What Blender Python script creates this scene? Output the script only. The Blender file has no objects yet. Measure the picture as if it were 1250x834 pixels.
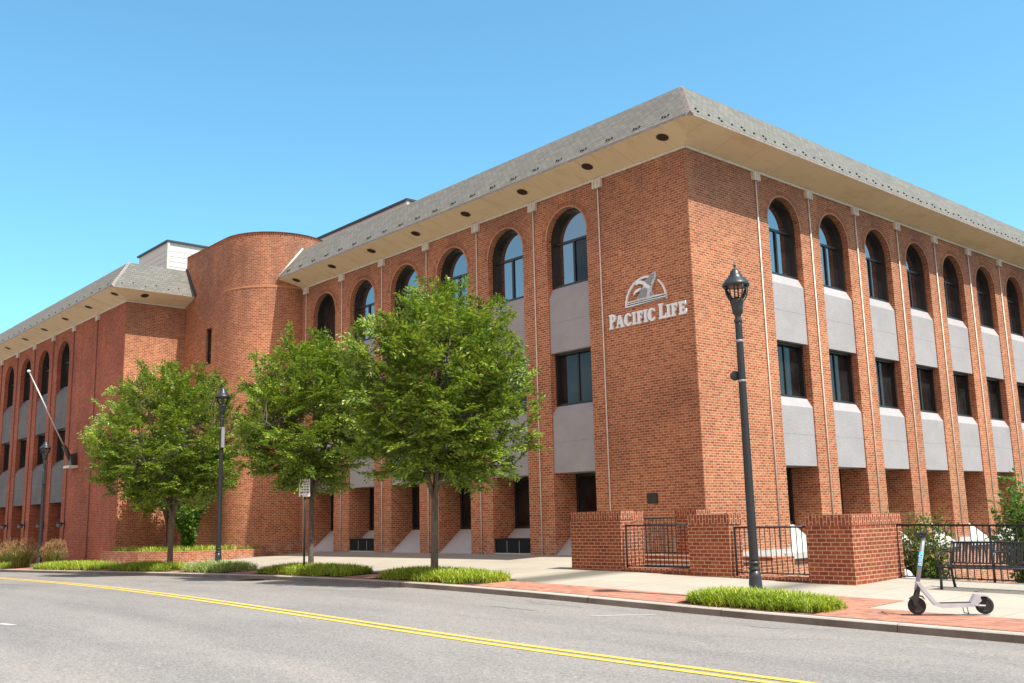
import bpy, math, random
import numpy as np
from mathutils import Vector, Matrix
R = math.radians
random.seed(7)
scn = bpy.context.scene
C = scn.collection

# ------------------------------------------------------------------ camera, sky, sun, exposure
SUN_AZ, SUN_EL = 8.0, 60.0            # degrees from +X towards +Y, elevation
yaw, pit, rol = R(48.391), R(10.2255), R(-1.3811)
fwh = Vector((-math.sin(yaw), math.cos(yaw), 0)); rt = Vector((math.cos(yaw), math.sin(yaw), 0)); upv = Vector((0, 0, 1))
fwd = fwh*math.cos(pit)+upv*math.sin(pit); u2 = -fwh*math.sin(pit)+upv*math.cos(pit)
cr = rt*math.cos(rol)+u2*math.sin(rol); cu = -rt*math.sin(rol)+u2*math.cos(rol)
cd = bpy.data.cameras.new('camera'); cam = bpy.data.objects.new('camera', cd); C.objects.link(cam)
cam.matrix_world = Matrix(((cr.x, cu.x, -fwd.x, 17.0109), (cr.y, cu.y, -fwd.y, -22.0781), (cr.z, cu.z, -fwd.z, 2.377), (0, 0, 0, 1)))
cd.sensor_width = 36; cd.lens = 36*1197.999/1250; cd.clip_start = .1; cd.clip_end = 3000
scn.camera = cam
w = bpy.data.worlds.new('World'); scn.world = w; w.use_nodes = True
nt = w.node_tree; bg = nt.nodes['Background']; sk = nt.nodes.new('ShaderNodeTexSky')
sk.sky_type = 'NISHITA'; sk.sun_disc = False; sk.sun_elevation = R(SUN_EL); sk.sun_rotation = R(90-SUN_AZ)
sk.altitude = 0; sk.air_density = 1.0; sk.dust_density = 1.0; sk.ozone_density = 1.3
mx = nt.nodes.new('ShaderNodeMix'); mx.data_type = 'RGBA'; mx.blend_type = 'MULTIPLY'; mx.inputs[0].default_value = 1; mx.inputs[7].default_value = (.76, 1.27, 1.27, 1)
nt.links.new(sk.outputs[0], mx.inputs[6])
# warm-white fill light added to the sky behind the camera, brightens shaded walls
tcw = nt.nodes.new('ShaderNodeTexCoord'); dt = nt.nodes.new('ShaderNodeVectorMath'); dt.operation = 'DOT_PRODUCT'; dt.inputs[1].default_value = (.45, -.85, .28)
nt.links.new(tcw.outputs['Generated'], dt.inputs[0]); mr = nt.nodes.new('ShaderNodeMapRange'); mr.interpolation_type = 'SMOOTHSTEP'
mr.inputs[1].default_value = .15; mr.inputs[2].default_value = .85; nt.links.new(dt.outputs['Value'], mr.inputs[0])
mh = nt.nodes.new('ShaderNodeMix'); mh.data_type = 'RGBA'; mh.inputs[7].default_value = (5.6, 4.3, 4.1, 1)
nt.links.new(mr.outputs[0], mh.inputs[0]); nt.links.new(mx.outputs[2], mh.inputs[6])
nt.links.new(mh.outputs[2], bg.inputs[0]); bg.inputs[1].default_value = .13
sl = bpy.data.lights.new('sun', 'SUN'); sl.energy = 4.6; sl.angle = R(.5); sl.color = (1, .93, .82)
so = bpy.data.objects.new('sun', sl); C.objects.link(so)
sd = Vector((math.cos(R(SUN_EL))*math.cos(R(SUN_AZ)), math.cos(R(SUN_EL))*math.sin(R(SUN_AZ)), math.sin(R(SUN_EL))))
so.rotation_euler = sd.to_track_quat('Z', 'Y').to_euler(); so.location = (40, 0, 60)
vs = scn.view_settings; vs.view_transform = 'Standard'; vs.look = 'None'; vs.gamma = 1; vs.exposure = .68; vs.use_curve_mapping = False

# ------------------------------------------------------------------ ground profile (the street falls away to both sides)
PX = [-140, -60, -33, -24, -16, -10, -6, -3, 0, 3, 7, 12, 30, 80]; PZ = [-1.1, .15, .595, .74, .87, .955, .99, .995, .975, .92, .82, .75, .48, -.2]
_g = np.linspace(-140, 80, 2201); _k = np.exp(-.5*(np.arange(-40, 41)/15.)**2); _k /= _k.sum()
_z = np.convolve(np.pad(np.interp(_g, PX, PZ), 40, mode='edge'), _k, 'valid')
def P(x): return float(np.interp(x, _g, _z))
def road_z(x, y): return P(x)-.12+.09*(1-((y+13.5)/5.)**2) if y > -18.5 else P(x)-.12-.0*(y+18.5)
def walk_z(x, y):
    g = np.interp(x, [-30, -22, -20, -4, 0], [.25, P(-22)*0+.36, 1.2-P(-20), 1.2-P(-4), .22]) if (x < -20 or x > -4) else 1.2-P(x)
    t = min(max((y+8.5)/8.5, 0), 1)
    return P(x)+t*float(g)

# ------------------------------------------------------------------ helpers
class MB:
    """collects faces (world or local metres) and builds ONE mesh with metre UVs"""
    def __init__(s): s.v = []; s.f = []; s.uv = []; s.sm = []
    def face(s, pts, uv=None, smooth=False):
        n = len(s.v); s.v += [tuple(p) for p in pts]; s.f.append(tuple(range(n, n+len(pts)))); s.uv.append(uv); s.sm.append(smooth)
    def box(s, x0, x1, y0, y1, z0, z1):
        p = [(x0,y0,z0),(x1,y0,z0),(x1,y1,z0),(x0,y1,z0),(x0,y0,z1),(x1,y0,z1),(x1,y1,z1),(x0,y1,z1)]
        for q in ((0,3,2,1),(4,5,6,7),(0,1,5,4),(1,2,6,5),(2,3,7,6),(3,0,4,7)): s.face([p[i] for i in q])
        return s
    def hexa(s, p):
        for q in ((0,3,2,1),(4,5,6,7),(0,1,5,4),(1,2,6,5),(2,3,7,6),(3,0,4,7)): s.face([p[i] for i in q])
        return s
    def prism(s, poly, f, a, b):
        """poly of 2D points; f(p,t) -> 3D; from t=a to t=b"""
        s.face([f(p, a) for p in poly][::-1]); s.face([f(p, b) for p in poly])
        for i in range(len(poly)):
            p, q = poly[i], poly[(i+1) % len(poly)]
            s.face([f(p, a), f(q, a), f(q, b), f(p, b)])
        return s
    def tube(s, pts, rad, n=8, cap=True, smooth=True):
        pts = [Vector(p) for p in pts]
        if not hasattr(rad, '__len__'): rad = [rad]*len(pts)
        rings = []; pn = None
        for i, p in enumerate(pts):
            t = (pts[min(i+1, len(pts)-1)]-pts[max(i-1, 0)])
            t = t.normalized() if t.length > 1e-9 else Vector((0, 0, 1))
            if pn is None: a = t.cross(Vector((0, 0, 1)) if abs(t.z) < .9 else Vector((1, 0, 0))).normalized()
            else:
                a = pn-t*pn.dot(t); a = a.normalized() if a.length > 1e-6 else t.orthogonal().normalized()
            pn = a; b = t.cross(a)
            rings.append([p+(a*math.cos(2*math.pi*k/n)+b*math.sin(2*math.pi*k/n))*rad[i] for k in range(n)])
        for i in range(len(rings)-1):
            for k in range(n):
                s.face([rings[i][k], rings[i][(k+1) % n], rings[i+1][(k+1) % n], rings[i+1][k]], None, smooth)
        if cap: s.face(rings[0][::-1]); s.face(rings[-1])
        return s
    def lathe(s, prof, n=16, c=(0, 0, 0), flute=None, smooth=True):
        """prof: list of (r, z)"""
        rings = []
        for r, z in prof:
            ring = []
            for k in range(n):
                rr = r
                if flute and flute[0] <= z <= flute[1]: rr = r*(1 if k % 2 else .86)
                ring.append((c[0]+rr*math.cos(2*math.pi*k/n), c[1]+rr*math.sin(2*math.pi*k/n), c[2]+z))
            rings.append(ring)
        for i in range(len(rings)-1):
            for k in range(n): s.face([rings[i][k], rings[i][(k+1) % n], rings[i+1][(k+1) % n], rings[i+1][k]], None, smooth)
        if prof[0][0] > 1e-4: s.face(rings[0][::-1])
        if prof[-1][0] > 1e-4: s.face(rings[-1])
        return s
    def build(s, name, mat, parent=None, off=(0, 0, 0), weld=True):
        me = bpy.data.meshes.new(name); ox, oy, oz = off
        me.from_pydata([(a-ox, b-oy, c-oz) for a, b, c in s.v], [], s.f)
        uvl = me.uv_layers.new(name='UVMap')
        for i, p in enumerate(me.polygons):
            p.use_smooth = s.sm[i]
            if s.uv[i]:
                for j, li in enumerate(p.loop_indices): uvl.data[li].uv = s.uv[i][j]
            else:
                n = p.normal
                if abs(n.z) > .86: t = Vector((1, 0, 0)); b = Vector((0, 1, 0))
                else: t = Vector((-n.y, n.x, 0)).normalized(); b = n.cross(t); b = b if b.z > 0 else -b
                for j, li in enumerate(p.loop_indices):
                    v = Vector(s.v[s.f[i][j]]); uvl.data[li].uv = (v.dot(t), v.dot(b))
        if weld and any(s.sm):
            import bmesh
            bm = bmesh.new(); bm.from_mesh(me); bmesh.ops.remove_doubles(bm, verts=bm.verts, dist=1e-5); bm.to_mesh(me); bm.free()
        me.materials.append(mat)
        o = bpy.data.objects.new(name, me); C.objects.link(o)
        if parent: o.parent = parent
        return o
def tag(o, label=None, cat=None, group=None, kind=None):
    if label: o['label'] = label
    if cat: o['category'] = cat
    if group: o['group'] = group
    if kind: o['kind'] = kind
    return o
def thing(name, label, cat, loc=(0, 0, 0), rz=0, group=None):
    o = bpy.data.objects.new(name, None); C.objects.link(o); o.location = loc; o.rotation_euler = (0, 0, rz); o.empty_display_size = .2
    return tag(o, label, cat, group)
def dup(root, loc, rz=None, label=None):
    r = root.copy(); C.objects.link(r); r.location = loc
    if rz is not None: r.rotation_euler = (0, 0, rz)
    if label: r['label'] = label
    for ch in list(root.children):
        c = ch.copy(); C.objects.link(c); c.parent = r
        for g in list(ch.children):
            d = g.copy(); C.objects.link(d); d.parent = c
    return r

# ------------------------------------------------------------------ materials
class NT:
    def __init__(s, name):
        s.m = bpy.data.materials.new(name); s.m.use_nodes = True; s.t = s.m.node_tree; s.n = s.t.nodes; s.b = s.n['Principled BSDF']
    def new(s, t, **kw):
        n = s.n.new('ShaderNode'+t)
        for k, v in kw.items():
            if hasattr(n, k) and not k[0].isupper(): setattr(n, k, v)
        return n
    def link(s, a, b): s.t.links.new(a, b)
    def coord(s, which='Object', scale=(1, 1, 1)):
        tc = s.new('TexCoord'); mp = s.new('Mapping'); mp.inputs['Scale'].default_value = scale
        s.link(tc.outputs[which], mp.inputs[0]); return mp.outputs[0]
    def noise(s, vec, scale, detail=4, rough=.6):
        n = s.new('TexNoise'); n.inputs['Scale'].default_value = scale; n.inputs['Detail'].default_value = detail; n.inputs['Roughness'].default_value = rough
        if vec is not None: s.link(vec, n.inputs['Vector'])
        return n.outputs['Fac']
    def ramp(s, fac, stops):
        r = s.new('ValToRGB'); e = r.color_ramp.elements
        while len(e) < len(stops): e.new(.5)
        for i, (p, c) in enumerate(stops): e[i].position = p; e[i].color = (c if len(c) == 4 else (*c, 1)) if hasattr(c, '__len__') else (c, c, c, 1)
        s.link(fac, r.inputs[0]); return r.outputs[0]
    def mix(s, a, b, fac, mode='MIX'):
        m = s.new('Mix', data_type='RGBA', blend_type=mode); m.clamp_factor = True
        for sock, v in ((m.inputs[6], a), (m.inputs[7], b), (m.inputs[0], fac)):
            if hasattr(v, 'node'): s.link(v, sock)
            elif not hasattr(v, '__len__'): sock.default_value = v
            else: sock.default_value = (*v, 1) if len(v) == 3 else v
        return m.outputs[2]
    def bump(s, h, strength=.3, dist=.01):
        b = s.new('Bump'); b.inputs['Strength'].default_value = strength; b.inputs['Distance'].default_value = dist
        s.link(h, b.inputs['Height']); s.link(b.outputs[0], s.b.inputs['Normal'])
    def out(s, color=None, rough=.8, spec=.3, metal=0):
        if color is not None:
            if hasattr(color, 'node'): s.link(color, s.b.inputs['Base Color'])
            else: s.b.inputs['Base Color'].default_value = (*color, 1)
        if hasattr(rough, 'node'): s.link(rough, s.b.inputs['Roughness'])
        else: s.b.inputs['Roughness'].default_value = rough
        s.b.inputs['Specular IOR Level'].default_value = spec; s.b.inputs['Metallic'].default_value = metal
        return s.m

def brick_mat(name, c1, c2, mort, bw=.203, rh=.081, rot=False, stain=.35, mott=.25, msize=.011, base=False):
    k = NT(name); tc = k.new('TexCoord'); mp = k.new('Mapping'); k.link(tc.outputs['UV'], mp.inputs[0])
    if rot: mp.inputs['Rotation'].default_value = (0, 0, R(90))
    mp.inputs['Location'].default_value = (.03, .02, 0)
    br = k.new('TexBrick'); br.offset = .5; br.squash = 1.0
    k.link(mp.outputs[0], br.inputs['Vector'])
    br.inputs['Color1'].default_value = (*c1, 1); br.inputs['Color2'].default_value = (*c2, 1); br.inputs['Mortar'].default_value = (*mort, 1)
    br.inputs['Scale'].default_value = 1; br.inputs['Mortar Size'].default_value = msize; br.inputs['Mortar Smooth'].default_value = .15
    br.inputs['Bias'].default_value = -.1; br.inputs['Brick Width'].default_value = bw; br.inputs['Row Height'].default_value = rh
    ob = k.coord('Object')
    n1 = k.noise(ob, .35, 5, .65); n2 = k.noise(ob, 9, 3, .6); n3 = k.noise(ob, 60, 2)
    col = k.mix(br.outputs['Color'], k.ramp(n1, [(.3, (1-stain, 1-stain, 1-stain)), (.62, (1.08, 1.08, 1.06))]), 1, 'MULTIPLY')
    col = k.mix(col, k.ramp(n2, [(.3, (1-mott, 1-mott, 1-mott)), (.7, (1+mott*.6,)*3)]), 1, 'MULTIPLY')
    # rain-streak weathering: vertical noise
    st = k.noise(k.coord('Object', (1.6, 1.6, .07)), 1.2, 4, .6)
    col = k.mix(col, k.ramp(st, [(.34, (.74, .72, .72)), (.52, (1, 1, 1))]), stain*1.6, 'MULTIPLY')
    if base:
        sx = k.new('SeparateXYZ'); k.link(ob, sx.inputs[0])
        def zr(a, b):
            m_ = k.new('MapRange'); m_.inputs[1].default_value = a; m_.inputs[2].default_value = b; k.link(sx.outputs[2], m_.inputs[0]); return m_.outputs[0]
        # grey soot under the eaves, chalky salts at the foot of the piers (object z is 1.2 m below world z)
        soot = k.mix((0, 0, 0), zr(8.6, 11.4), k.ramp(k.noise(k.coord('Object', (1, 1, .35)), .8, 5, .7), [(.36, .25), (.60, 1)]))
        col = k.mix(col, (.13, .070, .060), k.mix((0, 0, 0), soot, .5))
        salt = k.mix((0, 0, 0), zr(.62, .12), k.ramp(k.noise(ob, 5, 4, .7), [(.50, 0), (.62, 1)]))
        col = k.mix(col, (.52, .45, .42), k.mix((0, 0, 0), salt, .6))
    h = k.mix(br.outputs['Fac'], k.ramp(n3, [(0, 0), (1, 1)]), .15)
    inv = k.new('Invert'); k.link(h, inv.inputs['Color'])
    k.bump(inv.outputs[0], .55, .012)
    return k.out(col, .88, .25)

M = {}
M['brick'] = brick_mat('brick', (.315, .083, .038), (.55, .195, .09), (.58, .37, .235), rh=.076, stain=.18, msize=.011, base=True)
M['brick_deep'] = brick_mat('brick_deep', (.21, .052, .027), (.325, .085, .042), (.50, .31, .19), stain=.12, mott=.2, msize=.009)
M['brick_soldier'] = brick_mat('brick_soldier', (.215, .05, .027), (.33, .082, .042), (.48, .30, .19), bw=.203, rh=.081, rot=True, stain=.12)
M['brick_arch'] = brick_mat('brick_arch', (.29, .08, .036), (.42, .145, .07), (.45, .29, .18), stain=.2)
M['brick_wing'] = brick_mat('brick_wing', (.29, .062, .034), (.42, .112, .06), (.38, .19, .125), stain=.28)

def concrete_mat(name, a, b, rough=.85, joints=None, scale=1., jc=.55, swirl=0):
    k = NT(name); ob = k.coord('Object')
    n = k.noise(ob, .6*scale, 6, .65); f = k.noise(ob, 45*scale, 3, .6)
    col = k.ramp(n, [(.3, a), (.7, b)])
    col = k.mix(col, k.ramp(f, [(.3, .86), (.7, 1.08)]), 1, 'MULTIPLY')
    if joints:
        br = k.new('TexBrick'); br.offset = joints[3] if len(joints) > 3 else 0
        k.link(k.coord('Object'), br.inputs['Vector']); br.inputs['Scale'].default_value = 1
        br.inputs['Brick Width'].default_value = joints[0]; br.inputs['Row Height'].default_value = joints[1]; br.inputs['Mortar Size'].default_value = joints[2]
        br.inputs['Color1'].default_value = (.95, .95, .95, 1); br.inputs['Color2'].default_value = (1.03, 1.03, 1.02, 1); br.inputs['Mortar'].default_value = (jc, jc, jc*.97, 1); br.inputs['Mortar Smooth'].default_value = .3
        col = k.mix(col, br.outputs['Color'], 1, 'MULTIPLY')
    if swirl:
        wv = k.new('TexNoise'); wv.inputs['Scale'].default_value = 5.5; wv.inputs['Detail'].default_value = 2; wv.inputs['Distortion'].default_value = 2.2; k.link(ob, wv.inputs['Vector'])
        k.bump(k.ramp(wv.outputs['Fac'], [(.40, 0), (.5, 1), (.53, .2), (.62, .3)]), swirl, .012)
    else: k.bump(f, .12, .004)
    return k.out(col, rough, .25)
M['concrete'] = concrete_mat('concrete', (.365, .325, .268), (.435, .395, .332), joints=(1.52, 1.52, .008))
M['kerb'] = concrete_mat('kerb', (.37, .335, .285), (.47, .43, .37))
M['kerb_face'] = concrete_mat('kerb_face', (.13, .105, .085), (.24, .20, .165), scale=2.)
M['panel'] = concrete_mat('panel', (.345, .328, .338), (.41, .392, .402), scale=1.5, swirl=.35)
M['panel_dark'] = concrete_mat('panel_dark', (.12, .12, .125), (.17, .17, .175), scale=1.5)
M['joint'] = concrete_mat('joint', (.26, .25, .255), (.30, .29, .295))
M['mortar'] = concrete_mat('mortar', (.34, .19, .12), (.42, .24, .15))
M['belt'] = concrete_mat('belt', (.46, .20, .10), (.56, .27, .15))
M['ledge'] = concrete_mat('ledge', (.50, .48, .445), (.58, .56, .52))
M['ramp'] = concrete_mat('ramp', (.42, .42, .43), (.52, .52, .53))

def simple(name, col, rough=.6, spec=.4, metal=0, mott=.12, scale=6, bump=0):
    k = NT(name); n = k.noise(k.coord('Object'), scale, 4)
    c = k.ramp(n, [(.3, tuple(x*(1-mott) for x in col)), (.7, tuple(min(1, x*(1+mott)) for x in col))])
    if bump: k.bump(n, bump, .01)
    return k.out(c, rough, spec, metal)
M['white_metal'] = simple('white_metal', (.62, .58, .52), .55)
M['pipe'] = simple('pipe', (.70, .65, .58), .5)
M['pipe_brick'] = simple('pipe_brick', (.20, .085, .06), .6)
M['black_metal'] = simple('black_metal', (.018, .019, .022), .42, .5)
M['lamp_metal'] = simple('lamp_metal', (.022, .024, .028), .38, .55)
M['bronze'] = simple('bronze', (.022, .020, .019), .4, .5)
M['dark_bronze'] = simple('dark_bronze', (.035, .022, .018), .4, .5)
M['granite'] = simple('granite', (.010, .010, .010), .6, .2, mott=.5, scale=25)
M['silver'] = simple('silver', (.60, .60, .61), .38, .5, .25, .05)
M['silver_dark'] = simple('silver_dark', (.30, .30, .31), .5, .5, .2, .06)
M['letter_metal'] = simple('letter_metal', (.86, .86, .86), .42, .5, .1, .04)
M['siding_light'] = simple('siding_light', (.58, .57, .54), .7)
M['navy_cap'] = simple('navy_cap', (.05, .055, .075), .5)
M['rubber'] = simple('rubber', (.018, .018, .019), .75)
M['scooter_white'] = simple('scooter_white', (.43, .455, .51), .35, .5)
M['scooter_grey'] = simple('scooter_grey', (.32, .33, .36), .4, .5)
M['cyan'] = simple('cyan', (.01, .48, .80), .4, .4)
M['white_paint'] = simple('white_paint', (.80, .80, .79), .6)
M['green_paint'] = simple('green_paint', (.02, .12, .07), .5)
M['ink'] = simple('ink', (.03, .03, .03), .6)
M['pole_silver'] = simple('pole_silver', (.52, .50, .48), .35, .5, .5)
M['globe'] = simple('globe', (.16, .16, .165), .12, .7)
M['lens'] = simple('lens', (.62, .58, .48), .35, .4)
M['stone'] = simple('stone', (.55, .55, .54), .7, bump=.3)
M['soil'] = simple('soil', (.06, .042, .03), .95, .1, mott=.4, bump=.6)

k = NT('soffit'); br = k.new('TexBrick'); br.offset = 0; tcu = k.new('TexCoord'); k.link(tcu.outputs['UV'], br.inputs['Vector'])
br.inputs['Scale'].default_value = 1; br.inputs['Brick Width'].default_value = 1.53; br.inputs['Row Height'].default_value = 50; br.inputs['Mortar Size'].default_value = .006
br.inputs['Color1'].default_value = (.72, .585, .40, 1); br.inputs['Color2'].default_value = (.76, .62, .43, 1); br.inputs['Mortar'].default_value = (.46, .35, .22, 1)
n = k.noise(k.coord('Object', (1.3, .35, 1)), 1.6, 5, .65)
M['soffit'] = k.out(k.mix(br.outputs['Color'], k.ramp(n, [(.28, (.80, .76, .70)), (.5, (1, 1, 1))]), .8, 'MULTIPLY'), .75, .2)

k = NT('shingle'); br = k.new('TexBrick'); br.offset = .5; tcu = k.new('TexCoord'); k.link(tcu.outputs['UV'], br.inputs['Vector'])
br.inputs['Scale'].default_value = 1; br.inputs['Brick Width'].default_value = .26; br.inputs['Row Height'].default_value = .15; br.inputs['Mortar Size'].default_value = .009; br.inputs['Mortar Smooth'].default_value = .2
br.inputs['Color1'].default_value = (.15, .150, .140, 1); br.inputs['Color2'].default_value = (.195, .194, .18, 1); br.inputs['Mortar'].default_value = (.085, .085, .077, 1)
n = k.noise(k.coord('Object'), 1.2, 5, .7); n2 = k.noise(k.coord('Object'), 70, 2)
col = k.mix(br.outputs['Color'], k.ramp(n, [(.3, (.93, .93, .92)), (.7, (1.05, 1.05, 1.04))]), 1, 'MULTIPLY')
inv = k.new('Invert'); k.link(k.mix(br.outputs['Fac'], k.ramp(n2, [(0, 0), (1, 1)]), .3), inv.inputs['Color']); k.bump(inv.outputs[0], .5, .012)
M['shingle'] = k.out(col, .9, .2)
M['ridge'] = simple('ridge', (.30, .27, .25), .85, .2, mott=.25, scale=8)

k = NT('glass'); n = k.noise(k.coord('Object'), .45, 2, .4); k.bump(n, .05, .05)
k.b.inputs['IOR'].default_value = 2.3
M['glass'] = k.out((.010, .012, .015), .02, 1.0)
k = NT('glass_dark'); n = k.noise(k.coord('Object'), 1.1, 3, .5); k.bump(n, .04, .05); k.b.inputs['IOR'].default_value = 1.45
M['glass_dark'] = k.out(k.ramp(n, [(.35, (.006, .006, .007)), (.75, (.030, .030, .032))]), .06, .5)
k = NT('clear_glass'); gl = k.new('BsdfGlossy'); gl.inputs['Roughness'].default_value = .02; tr = k.new('BsdfTransparent'); ms = k.new('MixShader'); fr = k.new('Fresnel'); fr.inputs[0].default_value = 1.35
k.link(fr.outputs[0], ms.inputs[0]); k.link(tr.outputs[0], ms.inputs[1]); k.link(gl.outputs[0], ms.inputs[2]); k.link(ms.outputs[0], k.n['Material Output'].inputs[0]); M['clear_glass'] = k.m

# asphalt: worn light-grey, long wheel-track bands and fine chips
k = NT('asphalt'); ob = k.coord('Object')
trk = k.noise(k.coord('Object', (.03, .8, 1)), 1.0, 3, .5); pat = k.noise(k.coord('Object', (.25, .8, 1)), .7, 5, .65); gr = k.noise(ob, 30, 5, .85)
vo = k.new('TexVoronoi'); vo.inputs['Scale'].default_value = 34; k.link(ob, vo.inputs['Vector'])
vo2 = k.new('TexVoronoi', feature='DISTANCE_TO_EDGE'); vo2.inputs['Scale'].default_value = .28
dn = k.new('TexNoise'); dn.inputs['Scale'].default_value = 1.1; k.link(ob, dn.inputs['Vector']); dn.inputs['Detail'].default_value = 5
dm = k.mix(k.coord('Object', (.45, 1, 1)), dn.outputs['Color'], .35); k.link(dm, vo2.inputs['Vector'])
col = k.ramp(trk, [(.3, (.200, .186, .174)), (.7, (.240, .221, .205))])
col = k.mix(col, k.ramp(pat, [(.3, (.80, .80, .82)), (.55, (1, 1, 1)), (.8, (1.1, 1.07, 1.03))]), 1, 'MULTIPLY')
col = k.mix(col, k.ramp(gr, [(.32, .5), (.5, 1.0), (.68, 1.5)]), 1, 'MULTIPLY')
sp = k.noise(ob, 11, 5, .8); col = k.mix(col, k.ramp(sp, [(.3, .84), (.5, 1), (.7, 1.12)]), 1, 'MULTIPLY')
ol = k.noise(k.coord('Object', (.5, 1.6, 1)), .9, 4, .6); col = k.mix(col, k.ramp(ol, [(.26, .72), (.36, 1)]), .8, 'MULTIPLY')
col = k.mix(col, k.ramp(vo.outputs['Distance'], [(.05, .6), (.4, 1.12)]), 1, 'MULTIPLY')
ck = k.ramp(vo2.outputs['Distance'], [(0, .55), (.006, .62), (.012, 1)])
ckm = k.ramp(k.noise(ob, .25, 3), [(.5, 0), (.6, 1)])
col = k.mix(col, k.mix((1, 1, 1), ck, ckm), .25, 'MULTIPLY')
k.bump(gr, .25, .006); M['asphalt'] = k.out(col, .9, .25)
k = NT('tar'); n = k.noise(k.coord('Object'), 14, 4); M['tar'] = k.out(k.ramp(n, [(.35, .13), (.7, .19)]), .85, .25)
def paint(name, c):
    k = NT(name); n = k.noise(k.coord('Object'), 30, 4, .75); n2 = k.noise(k.coord('Object'), 3, 3)
    col = k.mix(c, (.25, .23, .2), k.ramp(n, [(.58, 0), (.74, .75)])); col = k.mix(col, k.ramp(n2, [(.3, (.86, .84, .8)), (.7, (1, 1, 1))]), 1, 'MULTIPLY')
    return k.out(col, .75, .3)
M['yellow'] = paint('yellow', (.74, .50, .085)); M['worn_white'] = paint('worn_white', (.52, .51, .49))
# brick paving: herringbone-ish small pavers
k = NT('pavers'); br = k.new('TexBrick'); br.offset = .5; k.link(k.coord('Object'), br.inputs['Vector']); br.inputs['Scale'].default_value = 1
br.inputs['Brick Width'].default_value = .2; br.inputs['Row Height'].default_value = .1; br.inputs['Mortar Size'].default_value = .006
br.inputs['Color1'].default_value = (.33, .135, .088, 1); br.inputs['Color2'].default_value = (.45, .215, .15, 1); br.inputs['Mortar'].default_value = (.26, .18, .13, 1); br.inputs['Bias'].default_value = .1
n = k.noise(k.coord('Object'), 2.2, 5, .7)
M['pavers'] = k.out(k.mix(br.outputs['Color'], k.ramp(n, [(.32, (.72, .74, .76)), (.5, (1, 1, 1)), (.75, (1.12, 1.05, 1))]), 1, 'MULTIPLY'), .9, .2)
M['earth'] = simple('earth', (.10, .085, .06), .95, .1, mott=.4, scale=.5)
k = NT('bark'); n = k.noise(k.coord('Object', (1, 1, .3)), 18, 5, .7); k.bump(n, .6, .02); M['bark'] = k.out(k.ramp(n, [(.3, (.075, .058, .046)), (.7, (.19, .155, .125))]), .9, .15)

def leaf_mat(name, lo, mid, hi, trans=.32, rough=.45):
    k = NT(name); gi = k.new('NewGeometry'); n = k.noise(k.coord('Object'), .9, 3)
    c = k.ramp(gi.outputs['Random Per Island'], [(0, lo), (.5, mid), (1, hi)])
    c = k.mix(c, k.ramp(n, [(.3, (.78, .84, .8)), (.7, (1.2, 1.12, 1))]), 1, 'MULTIPLY')
    k.out(c, rough, .35)
    tl = k.new('BsdfTranslucent'); k.link(k.mix(c, (1.25, 1.3, .6), 1, 'MULTIPLY'), tl.inputs[0])
    ms = k.new('MixShader'); ms.inputs[0].default_value = trans
    k.link(k.b.outputs[0], ms.inputs[1]); k.link(tl.outputs[0], ms.inputs[2]); k.link(ms.outputs[0], k.n['Material Output'].inputs[0])
    return k.m
M['leaf'] = leaf_mat('leaf', (.070, .135, .018), (.160, .250, .028), (.33, .40, .055), .28, .4)
M['leaf_bush'] = leaf_mat('leaf_bush', (.05, .12, .02), (.10, .20, .035), (.17, .28, .05))
M['leaf_red'] = leaf_mat('leaf_red', (.06, .13, .02), (.11, .20, .03), (.26, .16, .06))
M['blade'] = leaf_mat('blade', (.18, .27, .025), (.32, .41, .045), (.50, .56, .12), .3)
M['blade_pale'] = leaf_mat('blade_pale', (.16, .24, .06), (.34, .42, .16), (.55, .60, .34), .25)
M['seed'] = leaf_mat('seed', (.22, .12, .06), (.34, .20, .10), (.42, .28, .15), .2)
M['blade_dry'] = leaf_mat('blade_dry', (.08, .13, .03), (.16, .22, .06), (.30, .24, .10), .2)

# ------------------------------------------------------------------ the ground, road, kerbs, plaza
def grid(mb, x0, x1, y0, y1, f, sx=.6, sy=.6, skirt=None, uv=False):
    nx = max(1, int(math.ceil((x1-x0)/sx))); ny = max(1, int(math.ceil((y1-y0)/sy)))
    xs = [x0+(x1-x0)*i/nx for i in range(nx+1)]; ys = [y0+(y1-y0)*i/ny for i in range(ny+1)]
    for i in range(nx):
        for j in range(ny):
            mb.face([(xs[i], ys[j], f(xs[i], ys[j])), (xs[i+1], ys[j], f(xs[i+1], ys[j])), (xs[i+1], ys[j+1], f(xs[i+1], ys[j+1])), (xs[i], ys[j+1], f(xs[i], ys[j+1]))], None, True)
    if skirt is not None:
        for i in range(nx):
            for y in (y0, y1): mb.face([(xs[i], y, f(xs[i], y)), (xs[i+1], y, f(xs[i+1], y)), (xs[i+1], y, skirt), (xs[i], y, skirt)])
        for j in range(ny):
            for x in (x0, x1): mb.face([(x, ys[j], f(x, ys[j])), (x, ys[j+1], f(x, ys[j+1])), (x, ys[j+1], skirt), (x, ys[j], skirt)])
g = MB(); g.face([(-1500, -1500, -1.35), (1500, -1500, -1.35), (1500, 1500, -1.35), (-1500, 1500, -1.35)])
tag(g.build('ground', M['earth']), 'bare earth and ground around the building and street', 'ground', kind='structure')
g = MB(); grid(g, -138, 70, -21, -8.42, road_z, .8, .6)
tag(g.build('road', M['asphalt']), 'worn grey asphalt street in the foreground', 'road', kind='structure')
g = MB()
for a in ((-138, -29.1, -8.36, -4.3), (-29.1, -22.0, -8.36, -1.4), (-22.0, 0, -8.36, 1.15), (0, .6, -8.36, -.9), (.6, 5.78, -8.36, -4.0), (5.78, 70, -8.36, -2.35)):
    grid(g, *a, walk_z, .8, .55, -1.3)
tag(g.build('sidewalk', M['concrete']), 'pale concrete sidewalk and plaza in front of the brick building', 'sidewalk', kind='structure')
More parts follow.
